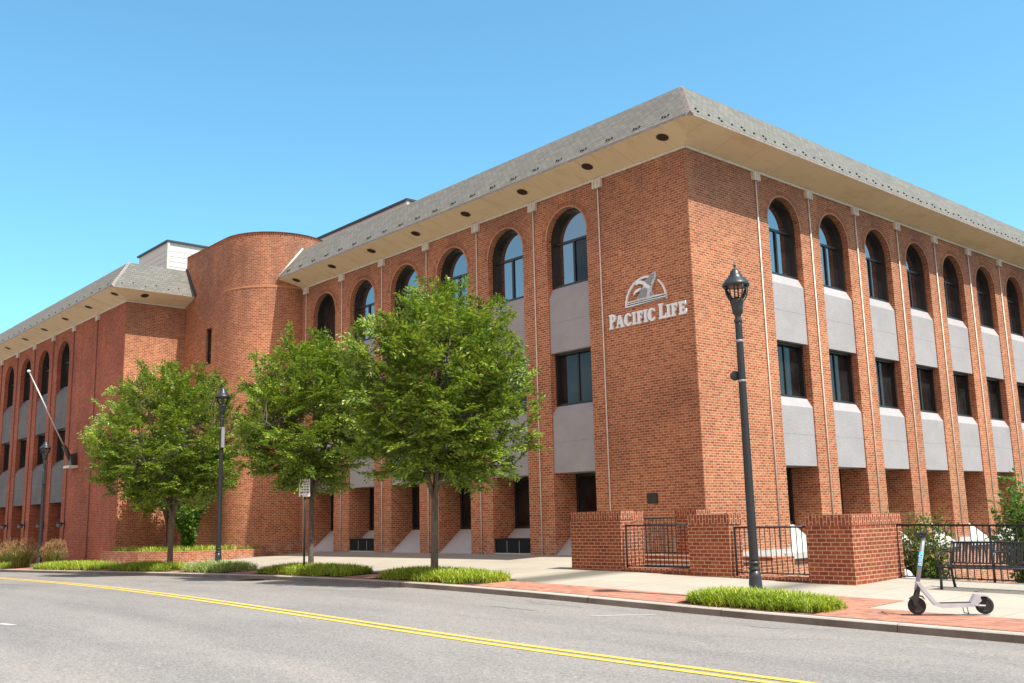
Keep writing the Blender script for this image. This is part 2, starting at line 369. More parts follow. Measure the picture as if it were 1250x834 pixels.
g = MB(); grid(g, -138, 70, -60, -21.15, lambda x, y: P(x)-.02, 2, 4, -1.3)
tag(g.build('sidewalk', M['concrete']), 'concrete sidewalk on the near side of the street', 'sidewalk', kind='structure')
g = MB()
x = -100.
while x < 40:
    n = 5
    for i in range(n):
        a = x+3.05*i/n; b = x+3.05*(i+1)/n-(.01 if i == n-1 else 0)
        za, zb = P(a), P(b); j = .004*math.sin(x*7)
        prof = [(-8.52, -.2), (-8.505+j, -.018), (-8.485+j, 0), (-8.34, .004), (-8.34, -.2)]
        for (ya, da), (yb, db) in zip(prof, prof[1:]): g.face([(a, ya, za+da), (b, ya, zb+da), (b, yb, zb+db), (a, yb, za+db)])
    x += 3.05
for i in range(100):
    a = -100+1.4*i; b = a+1.4
    g.face([(a, -21.02, P(a)-.01), (b, -21.02, P(b)-.01), (b, -21.2, P(b)-.01), (a, -21.2, P(a)-.01)]); g.face([(a, -21.0, P(a)-.25), (b, -21.0, P(b)-.25), (b, -21.02, P(b)-.01), (a, -21.02, P(a)-.01)])
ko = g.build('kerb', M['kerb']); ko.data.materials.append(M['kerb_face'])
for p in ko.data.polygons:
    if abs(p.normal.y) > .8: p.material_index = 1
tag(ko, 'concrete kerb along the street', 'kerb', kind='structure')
g = MB()
pz = lambda x, y: walk_z(x, y)+.006
grid(g, -60, 8.6, -8.337, -7.22, pz, .8, .6); grid(g, 6.2, 8.6, -7.22, -5.95, pz, .6, .5); grid(g, 8.6, 40, -8.337, -7.16, pz, .8, .6)
tag(g.build('brick_paving', M['pavers']), 'red brick paving strip along the kerb', 'paving', kind='structure')
# double yellow line
YL = [(-60, -9.6), (-45, -10.6), (-33, -11.4), (-21.33, -12.25), (-10.64, -12.98), (-3.72, -13.5), (.22, -13.66), (2.98, -13.66), (5.11, -13.6), (6.84, -13.55), (8.35, -13.53), (9.59, -13.5), (10.97, -13.45), (16, -13.3), (40, -12.8)]
g = MB(); xs = np.arange(-60, 36, .5); ys = np.interp(xs, [p[0] for p in YL], [p[1] for p in YL]); ys = np.convolve(np.pad(ys, 6, mode='edge'), np.ones(13)/13, 'valid')
for o_ in (.115, -.115):
    for i in range(len(xs)-1):
        q = [(xs[i], ys[i]+o_-.055), (xs[i+1], ys[i+1]+o_-.055), (xs[i+1], ys[i+1]+o_+.055), (xs[i], ys[i]+o_+.055)]
        g.face([(a, b, road_z(a, b)+.006) for a, b in q])
tag(g.build('yellow_line', M['yellow']), 'double yellow centre line painted on the street', 'road marking', kind='structure')
g = MB()
def strip(pts, wd, dz=.005):
    for (x0, y0), (x1, y1) in zip(pts, pts[1:]):
        d = Vector((x1-x0, y1-y0)).normalized(); nx, ny = -d.y*wd/2, d.x*wd/2
        g.face([(a, b, road_z(a, b)+dz) for a, b in ((x0-nx, y0-ny), (x1-nx, y1-ny), (x1+nx, y1+ny), (x0+nx, y0+ny))])
strip([(5.5, -10.3), (5.92, -9.2)], .07); strip([(-2.2, -10.3), (-1.5, -9.0)], .07); strip([(-.9, -17.45), (-.45, -17.35)], .1)
tag(g.build('parking_mark', M['worn_white']), 'faded white parking tick marks on the asphalt', 'road marking', kind='structure')
g = MB()
random.seed(3)
for x0, y0, ln in ((-8.7, -9.15, .0), (3.0, -9.4, 1.3), (2.6, -9.15, 1.0), (7.9, -9.5, .7), (3.2, -10.5, 1.1)):
    if ln == 0:
        g.lathe([(0.001, 0), (.42, 0)], 20, (x0, y0, road_z(x0, y0)+.007)); continue
    pts = [(x0+ln*i/7+random.uniform(-.03, .03), y0+.12*ln*i/7+random.uniform(-.05, .05)) for i in range(8)]
    strip(pts, .028, .004)
tag(g.build('tar_patch', M['tar']), 'dark tar seams and manhole patch in the asphalt', 'road marking', kind='structure')

# ------------------------------------------------------------------ the building
B = thing('office_building', 'three-storey red brick office building with arched windows, rounded stair tower and grey shingle roof', 'building', (-12, 8, 1.2))
OFF = (-12, 8, 1.2)
ZS, ZSO = 13.04, 13.36           # soffit at the wall, at the outer edge
HB = .93
Z_LS, Z_LF, Z_LB = 3.78, 5.63, 5.93
Z_US, Z_UF, Z_UB = 7.68, 9.54, 9.86
DW, DG = .34, 1.0                 # depth of the windows, of the ground-floor recess
def facade(mp, ubays, u_lo, u_hi, zb, hb, brick, panel, pipes, zramp, boxes=(), pipe_mat='pipe', dark=False, ramps=True, groundwin=True, blank_arch=(), liner=.13):
    """mp(u,w,z)->world; ubays: list of (u0,u1) bay strips; the rest is plain wall"""
    W = MB(); zt = ZS
    def q(pts, smooth=False): W.face([mp(*p) for p in pts], [(p[0]+p[1], p[2]) for p in pts])
    us = sorted(ubays)
    cur = u_lo
    for a, b in us:
        if a-cur > .01: q([(cur, 0, zb), (a, 0, zb), (a, 0, zt), (cur, 0, zt)])
        cur = b
    if u_hi-cur > .01: q([(cur, 0, zb), (u_hi, 0, zb), (u_hi, 0, zt), (cur, 0, zt)])
    N = 14
    for bi, (a, b) in enumerate(us):
        c = (a+b)/2; l, r = c-hb, c+hb; zs = 12.45-hb
        q([(a, 0, zb), (l, 0, zb), (l, 0, zt), (a, 0, zt)]); q([(r, 0, zb), (b, 0, zb), (b, 0, zt), (r, 0, zt)])
        arc = [(c-hb*math.cos(math.pi*i/N), zs+hb*math.sin(math.pi*i/N)) for i in range(N+1)]
        for (x0, z0), (x1, z1) in zip(arc, arc[1:]):
            q([(x0, 0, z0), (x1, 0, z1), (x1, 0, zt), (x0, 0, zt)])
            s0 = math.atan2(z0-zs, x0-c)*hb; s1 = math.atan2(z1-zs, x1-c)*hb
            W.face([mp(x0, 0, z0), mp(x1, 0, z1), mp(x1, DW+.06, z1), mp(x0, DW+.06, z0)], [(0, s0), (0, s1), (DW, s1), (DW, s0)])
        for e in (l, r):
            q([(e, 0, zb), (e, DG+.08, zb), (e, DG+.08, Z_LS+.2), (e, 0, Z_LS+.2)]); q([(e, 0, Z_LS+.2), (e, DW+.06, Z_LS+.2), (e, DW+.06, zs), (e, 0, zs)])
    wall = W.build('wall', M[brick], B, OFF)
    for bi, (a, b) in enumerate(us):
        c = (a+b)/2; l, r = c-hb, c+hb; zs = 12.45-hb
        # voussoir ring of header bricks, 4 mm proud
        A = MB(); n = 40
        for i in range(n):
            t0 = math.pi*(i+.09)/n; t1 = math.pi*(i+.91)/n
            p = [(c-rr*math.cos(t), -.006, zs+rr*math.sin(t)) for rr, t in ((hb-.002, t0), (hb-.002, t1), (hb+.20, t1), (hb+.20, t0))]
            A.face([mp(*x_) for x_ in p], [(i*1.218+.06, .02), (i*1.218+.06, .04), (i*1.218+.14, .04), (i*1.218+.14, .02)])
        ar = A.build('arch_ring', M[brick], B, OFF); A = MB()
        for i in range(20):
            t0 = math.pi*i/20; t1 = math.pi*(i+1)/20; A.face([mp(c-rr*math.cos(t), -.003, zs+rr*math.sin(t)) for rr, t in ((hb-.002, t0), (hb-.002, t1), (hb+.21, t1), (hb+.21, t0))])
        A.build('mortar', M['mortar'], ar, OFF)
        # spandrel panels
        for zl, zf, zk, deep in ((Z_LS, Z_LF, Z_LB, DG+.05), (Z_US, Z_UF, Z_UB, DW+.1)):
            S = MB(); e = .004
            prof = [(.04, zl), (.04, zf), (DW-liner-.005, zk), (deep, zk), (deep, zl+.001)]
            S.prism(prof, lambda p, t: mp(t, p[0], p[1]), l+e, r-e)
            jz = zl+(zf-zl)*.53
            sp = S.build('spandrel_panel', M[panel], B, OFF)
            J = MB(); J.prism([(.0375, jz-.005), (.0375, jz+.005), (.06, jz+.005), (.06, jz-.005)], lambda p, t: mp(t, p[0], p[1]), l+.01, r-.01); J.build('panel_joint', M['joint'], sp, OFF)
        # windows: arched top, square second floor, recessed ground floor
        F = MB(); G = MB(); fw = .075
        if True:
            rr = hb-.003; z0 = Z_UB+.002
            outer = [(c-rr, z0)]+[(c-rr*math.cos(math.pi*i/N), zs+rr*math.sin(math.pi*i/N)) for i in range(N+1)]+[(c+rr, z0)]
            ri = rr-fw
            inner = [(c-ri, z0+fw)]+[(c-ri*math.cos(math.pi*i/N), zs+ri*math.sin(math.pi*i/N)) for i in range(N+1)]+[(c+ri, z0+fw)]
            m_ = len(outer)
            for i in range(m_):
                j = (i+1) % m_
                F.face([mp(outer[i][0], DW-liner, outer[i][1]), mp(outer[j][0], DW-liner, outer[j][1]), mp(inner[j][0], DW-liner, inner[j][1]), mp(inner[i][0], DW-liner, inner[i][1])])
                F.face([mp(inner[i][0], DW-liner, inner[i][1]), mp(inner[j][0], DW-liner, inner[j][1]), mp(inner[j][0], DW+.06, inner[j][1]), mp(inner[i][0], DW+.06, inner[i][1])])
            if bi not in blank_arch:
                F.prism([(c-ri, zs-.16), (c+ri, zs-.16), (c+ri, zs-.08), (c-ri, zs-.08)], lambda p, t: mp(p[0], t, p[1]), DW+.003, DW+.05)
                F.prism([(c-.04, z0+fw), (c+.04, z0+fw), (c+.04, zs-.16), (c-.04, zs-.16)], lambda p, t: mp(p[0], t, p[1]), DW+.003, DW+.05)
            G.face([mp(p[0], DW+.052, p[1]) for p in inner])
            darkpane = (us[-1] == (a, b) and u_hi == 0)
            f_ = F.build('window', M['bronze'], B, OFF)
            if darkpane: K = MB(); K.face([mp(u, DW+.047, z) for u, z in ((c+.04, z0+fw), (c+ri, z0+fw), (c+ri, zs-.16), (c+.04, zs-.16))]); K.build('open_pane', M['glass_dark'], f_, OFF)
            G.build('glass', M['glass' if not (dark or bi in blank_arch) else 'glass_dark'], f_, OFF)
        for z0, z1, dep, mul in ((Z_LB+.002, Z_US-.002, DW, .5), (zramp, Z_LS-.002, DG, 0)):
            if mul == 0 and not groundwin: continue
            F = MB(); G = MB(); a_, b_ = l+.003, r-.003
            ff = fw if mul else .1
            for p in ((a_, a_+ff, z0, z1), (b_-ff, b_, z0, z1), (a_+ff, b_-ff, z0, z0+ff), (a_+ff, b_-ff, z1-ff, z1)):
                F.prism([(p[0], p[2]), (p[1], p[2]), (p[1], p[3]), (p[0], p[3])], lambda q_, t: mp(q_[0], t, q_[1]), dep-(liner*.8 if mul else 0), dep+.06)
            if mul: F.prism([(c-.04, z0+ff), (c+.04, z0+ff), (c+.04, z1-ff), (c-.04, z1-ff)], lambda q_, t: mp(q_[0], t, q_[1]), dep+.003, dep+.05)
            G.face([mp(u, dep+.04, z) for u, z in ((a_+ff, z0+ff), (b_-ff, z0+ff), (b_-ff, z1-ff), (a_+ff, z1-ff))])
            f_ = F.build('window', M['bronze'], B, OFF); G.build('glass', M['glass_dark'], f_, OFF)
        if ramps:
            S = MB(); zg = zramp-.85; lip = .10 if zb < 0 else .35
            S.prism([(.02, zg-lip), (.02, zg+.03), (DG-.02, zramp-.003), (DG+.06, zramp-.003), (DG+.06, zg-lip)], lambda p, t: mp(t, p[0], p[1]), l+.004, r-.004)
            S.build('sloped_sill', M[ramps], B, OFF)
            if zb < 0:
                I = MB(); I.prism([(l+.004, zb), (r-.004, zb), (r-.004, zg-.102), (l+.004, zg-.102)], lambda p, t: mp(p[0], t, p[1]), .0, .3); I.build('wall', M[brick], B, OFF)
    for u in pipes:
        D = MB(); D.tube([mp(u, -.035, zb+.25), mp(u, -.035, ZS-.35)], .023, 8)
        d = D.build('downpipe', M[pipe_mat], B, OFF)
        H = MB()
        H.prism([(u-.19, ZS-.34), (u+.19, ZS-.34), (u+.19, ZS-.075), (u-.19, ZS-.075)], lambda p, t: mp(p[0], t, p[1]), -.10, -.003)
        for e in (-.15, -.0, .1): H.prism([(u+e-.01, ZS-.36), (u+e+.045, ZS-.36), (u+e+.045, ZS-.08), (u+e-.01, ZS-.08)], lambda p, t: mp(p[0], t, p[1]), -.125, -.10)
        H.build('pipe_head', M['white_metal'], d, OFF)
    T = MB(); T.prism([(u_lo+.0, ZS-.07), (u_hi, ZS-.07), (u_hi, ZS+.0), (u_lo, ZS+.0)], lambda p, t: mp(p[0], t, p[1]), -.05, -.003)
    T.build('trim_board', M['white_metal'], B, OFF)
    return wall
mL = lambda u, w_, z: (u, w_, z)
mR = lambda u, w_, z: (-w_, u, z)
mW = lambda u, w_, z: (u, -5.5+w_, z)
pL = [-(3.5235+3.0591*i) for i in range(7)]
facade(mL, [(pL[i+1], pL[i]) for i in range(6)], -22.35, 0, .85, HB, 'brick', 'panel', pL, 2.03, ramps='ramp', blank_arch=(0,))
pR = [3.4482+3.0*i for i in range(11)]
facade(mR, [(pR[i], pR[i+1]) for i in range(10)], 0, 37, -1.3, .91, 'brick', 'panel', pR, 1.98, ramps='ledge', dark=False, blank_arch=(), liner=.13)
pW = [-32.95]+[-36.5-3.43*i for i in range(8)]
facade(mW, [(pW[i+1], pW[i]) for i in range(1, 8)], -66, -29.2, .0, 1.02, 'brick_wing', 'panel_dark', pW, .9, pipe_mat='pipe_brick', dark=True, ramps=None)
# wing end wall, tower
g = MB(); g.face([(-29.2, -5.5, 0), (-29.2, -2.6, 0), (-29.2, -2.6, ZS), (-29.2, -5.5, ZS)]); g.build('wall', M['brick'], B, OFF)
g = MB(); g.box(-29.197, -29.15, -5.5, -2.602, ZS-.07, ZS); g.build('trim_board', M['white_metal'], B, OFF)
TZ = 15.62
path = [(-29.2, -2.6), (-26.72, -2.6), (-26.12, -2.6), (-24.9, -2.6)]+[(-24.9+2.6*math.cos(R(-90+180*i/40)), 2.6*math.sin(R(-90+180*i/40))) for i in range(1, 41)]+[(-29.2, 2.6)]
g = MB(); s = 0
SW = (9.82, 11.55)
for i, ((x0, y0), (x1, y1)) in enumerate(zip(path, path[1:])):
    L_ = math.hypot(x1-x0, y1-y0)
    spans = [(.2, TZ-.22)] if i != 1 else [(.2, SW[0]), (SW[1], TZ-.22)]
    for za, zb_ in spans: g.face([(x0, y0, za), (x1, y1, za), (x1, y1, zb_), (x0, y0, zb_)], [(s, za), (s+L_, za), (s+L_, zb_), (s, zb_)], i >= 3)
    s += L_
for x_ in (-26.72, -26.12): g.face([(x_, -2.6, SW[0]), (x_, -2.2, SW[0]), (x_, -2.2, SW[1]), (x_, -2.6, SW[1])])
for z_ in SW: g.face([(-26.72, -2.6, z_), (-26.12, -2.6, z_), (-26.12, -2.2, z_), (-26.72, -2.2, z_)])
tw = g.build('stair_tower', M['brick'], B, OFF)
g = MB(); s = 0
for (x0, y0), (x1, y1) in zip(path, path[1:]):
    L_ = math.hypot(x1-x0, y1-y0); cx, cy = -26, 0
    g.face([(x0, y0, TZ-.22), (x1, y1, TZ-.22), (x1, y1, TZ), (x0, y0, TZ)], [(s, 0), (s+L_, 0), (s+L_, .22), (s, .22)], True); s += L_
g.face([(x_, y_, TZ) for x_, y_ in path[::-1]]); g.build('coping', M['brick_soldier'], tw, OFF)
g = MB(); s = 0
for (x0, y0), (x1, y1) in zip(path[3:30], path[4:31]):
    f_ = lambda x_, y_: ((x_+24.9)*1.006-24.9, y_*1.006)
    a0, a1 = f_(x0, y0), f_(x1, y1); g.face([(*a0, 13.0), (*a1, 13.0), (*a1, 13.08), (*a0, 13.08)]); g.face([(*a0, 13.08), (*a1, 13.08), (x1, y1, 13.08), (x0, y0, 13.08)])
g.build('belt_course', M['belt'], tw, OFF)
f_ = MB()
for a_ in ((-26.72, -26.67, SW[0], SW[1]), (-26.17, -26.12, SW[0], SW[1]), (-26.67, -26.17, SW[0], SW[0]+.05), (-26.67, -26.17, SW[1]-.05, SW[1]), (-26.67, -26.17, 10.35, 10.40)): f_.box(a_[0], a_[1], -2.50, -2.44, a_[2], a_[3])
f_ = f_.build('window', M['bronze'], B, OFF); g = MB(); g.face([(-26.67, -2.46, SW[0]+.05), (-26.17, -2.46, SW[0]+.05), (-26.17, -2.46, SW[1]-.05), (-26.67, -2.46, SW[1]-.05)]); g.build('glass', M['glass_dark'], f_, OFF)

# roofs: sloping soffit, eave edge, shingled mansard, flat top, hip caps, snow guards
OV = 1.12
def roof(name, eave, top, lo, flat_poly):
    pass
def ring_roof(segs):
    """segs: list of ((e0,e1),(t0,t1),(w0,w1)) in plan: eave edge, mansard top edge, wall line"""
    Rm = MB(); So = MB(); Fa = MB()
    for (e0, e1), (t0, t1), (w0, w1) in segs:
        Rm.face([(*e0, ZSO+.06), (*e1, ZSO+.06), (*t1, 14.90), (*t0, 14.90)])
        L_ = math.hypot(e1[0]-e0[0], e1[1]-e0[1]); d = ((e1[0]-e0[0])/L_, (e1[1]-e0[1])/L_)
        uvf = lambda p: (p[0]*d[0]+p[1]*d[1]+.4, 1+p[0]*d[1]-p[1]*d[0]+100)
        So.face([(*w0, ZS), (*w1, ZS), (*e1, ZSO), (*e0, ZSO)], [uvf(w0), uvf(w1), uvf(e1), uvf(e0)])
        Fa.face([(*e0, ZSO-.004), (*e1, ZSO-.004), (*e1, ZSO+.055), (*e0, ZSO+.055)])
    return Rm, So, Fa
def guards(mb, e0, e1, t0, t1, rows):
    L_ = math.hypot(e1[0]-e0[0], e1[1]-e0[1]); d = Vector((e1[0]-e0[0], e1[1]-e0[1], 0))/L_
    up = Vector((t0[0]-e0[0], t0[1]-e0[1], 14.90-ZSO-.06)); up -= d*up.dot(d); up.normalize(); n_ = d.cross(up)
    s_ = .5; i = 0
    while s_ < L_-.4:
        for k_ in rows[i % len(rows)]:
            c_ = Vector((*e0, ZSO+.06))+d*(s_+k_[0])+up*k_[1]
            p = [c_+d*a+up*b+n_*h for h in (-.01, .01) for a, b in ((-.024, -.026), (.024, -.026), (.024, .026), (-.024, .026))]
            # small tabs standing up from the slope
            p[4:] = [q_+(-n_ if n_.z < 0 else n_)*.03 for q_ in p[4:]]
            mb.hexa(p)
        s_ += .55; i += 1
def hipcaps(mb, a, b, n_, wd=.24):
    a, b = Vector(a), Vector(b); d = (b-a).normalized(); sd_ = d.cross(Vector((0, 0, 1))).normalized(); nn = sd_.cross(d)
    nn = nn if nn.z > 0 else -nn
    for i in range(n_):
        c_ = a+(b-a)*(i+.5)/n_; l_ = (b-a).length/n_*.62
        p = [c_-d*l_+sd_*wd/2-nn*.10, c_+d*l_+sd_*wd/2-nn*.10, c_+d*l_+nn*.025, c_-d*l_+nn*.05]
        p2 = [c_-d*l_-sd_*wd/2-nn*.10, c_+d*l_-sd_*wd/2-nn*.10]
        mb.face([p[0], p[1], p[2], p[3]]); mb.face([p2[0], p2[1], p[2], p[3]][::-1]); mb.face([p[0], p[3], p2[0]])
def lights(soff, pts, along):
    for x_, y_ in pts:
        zc = ZS+(ZSO-ZS)*.58
        ax = Vector((0, -1, (ZSO-ZS)/OV)).normalized() if along == 'L' else Vector((1, 0, (ZSO-ZS)/OV)).normalized()
        tn = Vector((1, 0, 0)) if along == 'L' else Vector((0, 1, 0)); nn = tn.cross(ax); nn = nn if nn.z < 0 else -nn
        c_ = Vector((x_, y_, zc))+nn*.004
        g = MB(); rim = []
        for r_, dz in ((.185, .008), (.16, .012), (.15, .002), (.001, .001)): rim.append([c_+(tn*math.cos(t*math.pi/10)+ax*math.sin(t*math.pi/10))*r_+nn*dz for t in range(20)])
        for i in range(3):
            for t in range(20): g.face([rim[i][t], rim[i][(t+1) % 20], rim[i+1][(t+1) % 20], rim[i+1][t]])
        o_ = g.build('recessed_light', M['dark_bronze'], soff, OFF)
E0 = (-22.5, -OV); E1 = (OV, -OV); E2 = (OV, 37.9)
Rm, So, Fa = ring_roof([((E0, E1), ((-22.5, 0), (0, 0)), ((-22.5, 0), (0, 0))), ((E1, E2), ((0, 0), (0, 37)), ((0, 0), (0, 37)))])
Rm.face([(-22.5, 0, 14.9), (0, 0, 14.9), (0, 37, 14.9), (-22.5, 37, 14.9)])
rf = Rm.build('mansard_roof', M['shingle'], B, OFF); sf = So.build('soffit', M['soffit'], B, OFF); Fa.build('eave_edge', M['ridge'], rf, OFF)
g = MB(); hipcaps(g, (OV, -OV, ZSO+.06), (0, 0, 14.9), 11); g.build('hip_cap', M['ridge'], rf, OFF)
g = MB(); guards(g, E0, E1, (-22.5, 0), (0, 0), [((0, .30), (.11, .27), (.22, .30)), ()])
guards(g, E1, E2, (0, 0), (0, 37), [((0, .2), (.02, .36)), ((0, .26),)])
tag(g.build('snow_guard', M['ink'], rf, OFF), kind='stuff')
g = MB(); g.tube([(-22.42, -OV-.03, ZSO+.1), (-22.30, -.02, 14.93)], .05, 6); g.build('flashing', M['white_metal'], rf, OFF)
lights(sf, [(-.28-3.06*i, -.66) for i in range(8)], 'L')
# soffit stains on the right side come from the material
WE = (-29.2+OV, -5.5-OV)
Rm, So, Fa = ring_roof([(((-67, -5.5-OV), WE), ((-67, -5.5), (-29.2, -5.5)), ((-67, -5.5), (-29.2, -5.5))), ((WE, (-29.2+OV, -2.59)), ((-29.2, -5.5), (-29.2, -2.59)), ((-29.2, -5.5), (-29.2, -2.59)))])
Rm.face([(-67, -5.5, 14.9), (-29.2, -5.5, 14.9), (-29.2, 20, 14.9), (-67, 20, 14.9)])
rf2 = Rm.build('mansard_roof', M['shingle'], B, OFF); sf2 = So.build('soffit', M['soffit'], B, OFF); Fa.build('eave_edge', M['ridge'], rf2, OFF)
g = MB(); hipcaps(g, (*WE, ZSO+.06), (-29.2, -5.5, 14.9), 11); g.build('hip_cap', M['ridge'], rf2, OFF)
g = MB(); guards(g, (-67, -5.5-OV), WE, (-67, -5.5), (-29.2, -5.5), [((0, .30), (.11, .27)), ()]); guards(g, WE, (-29.2+OV, -2.6), (-29.2, -5.5), (-29.2, -2.6), [((0, .2),), ((0, .36),)])
tag(g.build('snow_guard', M['ink'], rf2, OFF), kind='stuff')
g = MB(); g.hexa([(-29.2+OV+.02, -2.66, ZSO), (-29.2+OV+.02, -2.605, ZSO), (-29.3, -2.605, 14.9), (-29.3, -2.66, 14.9), (-29.2+OV+.16, -2.66, ZSO+.1), (-29.2+OV+.16, -2.605, ZSO+.1), (-29.16, -2.605, 15.02), (-29.16, -2.66, 15.02)]); g.build('flashing', M['navy_cap'], rf2, OFF)
lights(sf2, [(-29.1-3.55*i+.1, -5.5-.66) for i in range(9)], 'L'); lights(sf2, [(-28.54, -4.9)], 'R')
# roof-top plant rooms
def penthouse(x0, x1, y0, y1, z1):
    g = MB(); g.box(x0, x1, y0, y1, 14.7, z1-.1)
    p = g.build('penthouse', M['siding_light'], B, OFF)
    s_ = MB(); z = 15.0
    while z < z1-.42:
        for a in ((x0-.02, x1+.02, y0-.025, y0-.003), (x1+.003, x1+.025, y0-.02, y1)): s_.hexa([(a[0], a[2], z), (a[1], a[2], z), (a[1], a[3], z), (a[0], a[3], z), (a[0]+.012, a[2]+.012, z+.3), (a[1]-.012, a[2]+.012, z+.3), (a[1]-.012, a[3], z+.3), (a[0]+.012, a[3], z+.3)])
        z += .31
    s_.build('siding', M['siding_light'], p, OFF)
    c_ = MB(); c_.box(x0-.12, x1+.12, y0-.12, y1+.12, z1-.1, z1); c_.build('roof_cap', M['navy_cap'], p, OFF)
    e_ = MB(); e_.box(x1-.08, x1+.06, y0-.06, y0+.08, 14.7, z1-.102); e_.build('corner_trim', M['white_metal'], p, OFF)
penthouse(-33, -22.4, 6, 12, 18.6); penthouse(-42.7, -38.2, 0, 7, 19.05)
# water-table ledge under the right-hand facade
for i in range(10):
    pass
g = MB(); cur = 0.0
for i in range(10):
    c_ = (pR[i]+pR[i+1])/2; l, r_ = c_-.91, c_+.91
    g.box(.003, .07, cur, l-.16, 1.09, 1.30); g.box(-.02, .11, l-.16, r_+.16, .97, 1.16) if i else g.box(-.02, .11, l-.5, r_+.16, 1.0, 1.18); cur = r_+.16
g.box(.003, .07, cur, 37, 1.09, 1.30)
g.build('water_table', M['ledge'], B, OFF)

# ------------------------------------------------------------------ wall sign, plaque, boxes, wall lamps, flagpole
def curve_mesh(name, splines, ext, mat, parent, loc=(0, 0, 0), rot=(R(90), 0, 0), holes=()):
    cv = bpy.data.curves.new(name, 'CURVE'); cv.dimensions = '2D'; cv.fill_mode = 'BOTH'; cv.extrude = ext
    for sp in splines:
        s_ = cv.splines.new('POLY'); s_.points.add(len(sp)-1)
        for i, p in enumerate(sp): s_.points[i].co = (p[0], p[1], 0, 1)
        s_.use_cyclic_u = True
    t = bpy.data.objects.new(name, cv); C.objects.link(t); bpy.context.view_layer.update()
    me = bpy.data.meshes.new_from_object(t.evaluated_get(bpy.context.evaluated_depsgraph_get())); me.name = name
    bpy.data.objects.remove(t); bpy.data.curves.remove(cv)
    me.materials.clear(); me.materials.append(mat)
    o = bpy.data.objects.new(name, me); C.objects.link(o); o.parent = parent; o.location = loc; o.rotation_euler = rot
    return o
def glyph(ch, wd, h):
    """flared-serif capitals inside wd x h"""
    st = .125 if wd < .5 else .125; sf_ = .035; t = .055
    def stem(x0, x1): return [(x0-sf_, 0), (x1+sf_, 0), (x1+sf_, .03), (x1, .07), (x1, h-.07), (x1+sf_, h-.03), (x1+sf_, h), (x0-sf_, h), (x0-sf_, h-.03), (x0, h-.07), (x0, .07), (x0-sf_, .03)]
    if ch == 'I': c_ = wd/2; return [stem(c_-.045, c_+.045)]
    if ch == 'L': return [[(0, 0), (wd, 0), (wd+.02, .15), (wd-.02, .15), (wd-.06, .075), (.14, .075), (.14, h-.07), (.175, h-.03), (.175, h), (0, h), (0, h-.03), (.035, h-.07), (.035, .07), (0, .03)]]
    if ch == 'F': return [[(0, 0), (.17, 0), (.17, .03), (.135, .07), (.135, h*.42), (wd*.72, h*.42), (wd*.76, h*.36), (wd*.8, h*.36), (wd*.8, h*.66), (wd*.76, h*.66), (wd*.72, h*.58), (.135, h*.58), (.135, h-.075), (wd-.06, h-.075), (wd-.02, h-.14), (wd, h-.14), (wd, h), (0, h), (0, h-.03), (.035, h-.07), (.035, .07), (0, .03)]]
    if ch == 'E': return [[(0, 0), (wd, 0), (wd+.02, .15), (wd-.02, .15), (wd-.07, .075), (.135, .075), (.135, h*.43), (wd*.68, h*.43), (wd*.72, h*.36), (wd*.76, h*.36), (wd*.76, h*.66), (wd*.72, h*.66), (wd*.68, h*.57), (.135, h*.57), (.135, h-.075), (wd-.06, h-.075), (wd-.02, h-.14), (wd, h-.14), (wd, h), (0, h), (0, h-.03), (.035, h-.07), (.035, .07), (0, .03)]]
    if ch == 'P':
        ry = h*.28; cy = h-ry; rx = wd-.10
        out = [(0, 0), (.175, 0), (.175, .03), (.14, .07), (.14, h-2*ry+.0)]+[(.14+(rx-.04)*math.cos(R(a)), cy+ry*math.sin(R(a))) for a in range(-90, 91, 15)]+[(0, h), (0, h-.03), (.035, h-.07), (.035, .07), (0, .03)]
        hole = [(.14, cy-ry+.07)]+[(.14+(rx-.14)*math.cos(R(a)), cy+(ry-.07)*math.sin(R(a))) for a in range(-90, 91, 15)]
        return [out, hole]
    if ch == 'A':
        ap = wd/2
        return [[(-.02, 0), (.12, 0), (.12, .025), (.085, .04), (.105, .11), (wd-.145, .11), (wd-.125, .04), (wd-.16, .025), (wd-.16, 0), (wd+.03, 0), (wd+.03, .025), (wd-.005, .04), (ap+.055, h), (ap-.055, h), (.035, .04), (-.02, .025)],
                [(.125, .175), (wd-.165, .175), (ap-.02, h-.12)]]
    if ch == 'C':
        cx, cy, rx, ry = wd*.55, h/2, wd*.55, h/2+.008; o = [(cx+rx*math.cos(R(a)), cy+ry*math.sin(R(a))) for a in range(42, 319, 12)]
        i_ = [(cx+.02+(rx-.105)*math.cos(R(a)), cy+(ry-.065)*math.sin(R(a))) for a in range(318, 41, -12)]
        return [o+[(wd*.99, h*.26)]+i_+[(wd*.93, h*.68), (wd*.97, h*.70)]]
S = thing('wall_sign', 'silver raised letters under a half-round leaping whale emblem on the shaded brick corner wall', 'sign', (-1.77, -.03, 8.04))
for ch, a, b, h in (('P', -3.25, -2.96, .46), ('A', -2.97, -2.64, .385), ('C', -2.63, -2.33, .385), ('I', -2.29, -2.16, .385), ('F', -2.12, -1.88, .385), ('I', -1.84, -1.71, .385), ('C', -1.69, -1.39, .385), ('L', -1.27, -.98, .46), ('I', -.96, -.83, .385), ('F', -.80, -.56, .385), ('E', -.52, -.25, .385)):
    curve_mesh('letter', glyph(ch, b-a, h), .03, M['letter_metal'], S, (a+1.77, 0, 0))
def rel(pts): return [(x_+1.77, z_-8.04) for x_, z_ in pts]
cx, cz, rx, rz = -1.745, 8.64, .805, .80
arc = [(cx-rx*math.cos(R(a)), cz+rz*math.sin(R(a))) for a in range(0, 121, 5)]+[(cx-(rx-.06)*math.cos(R(a)), cz+(rz-.06)*math.sin(R(a))) for a in range(120, -1, -5)]
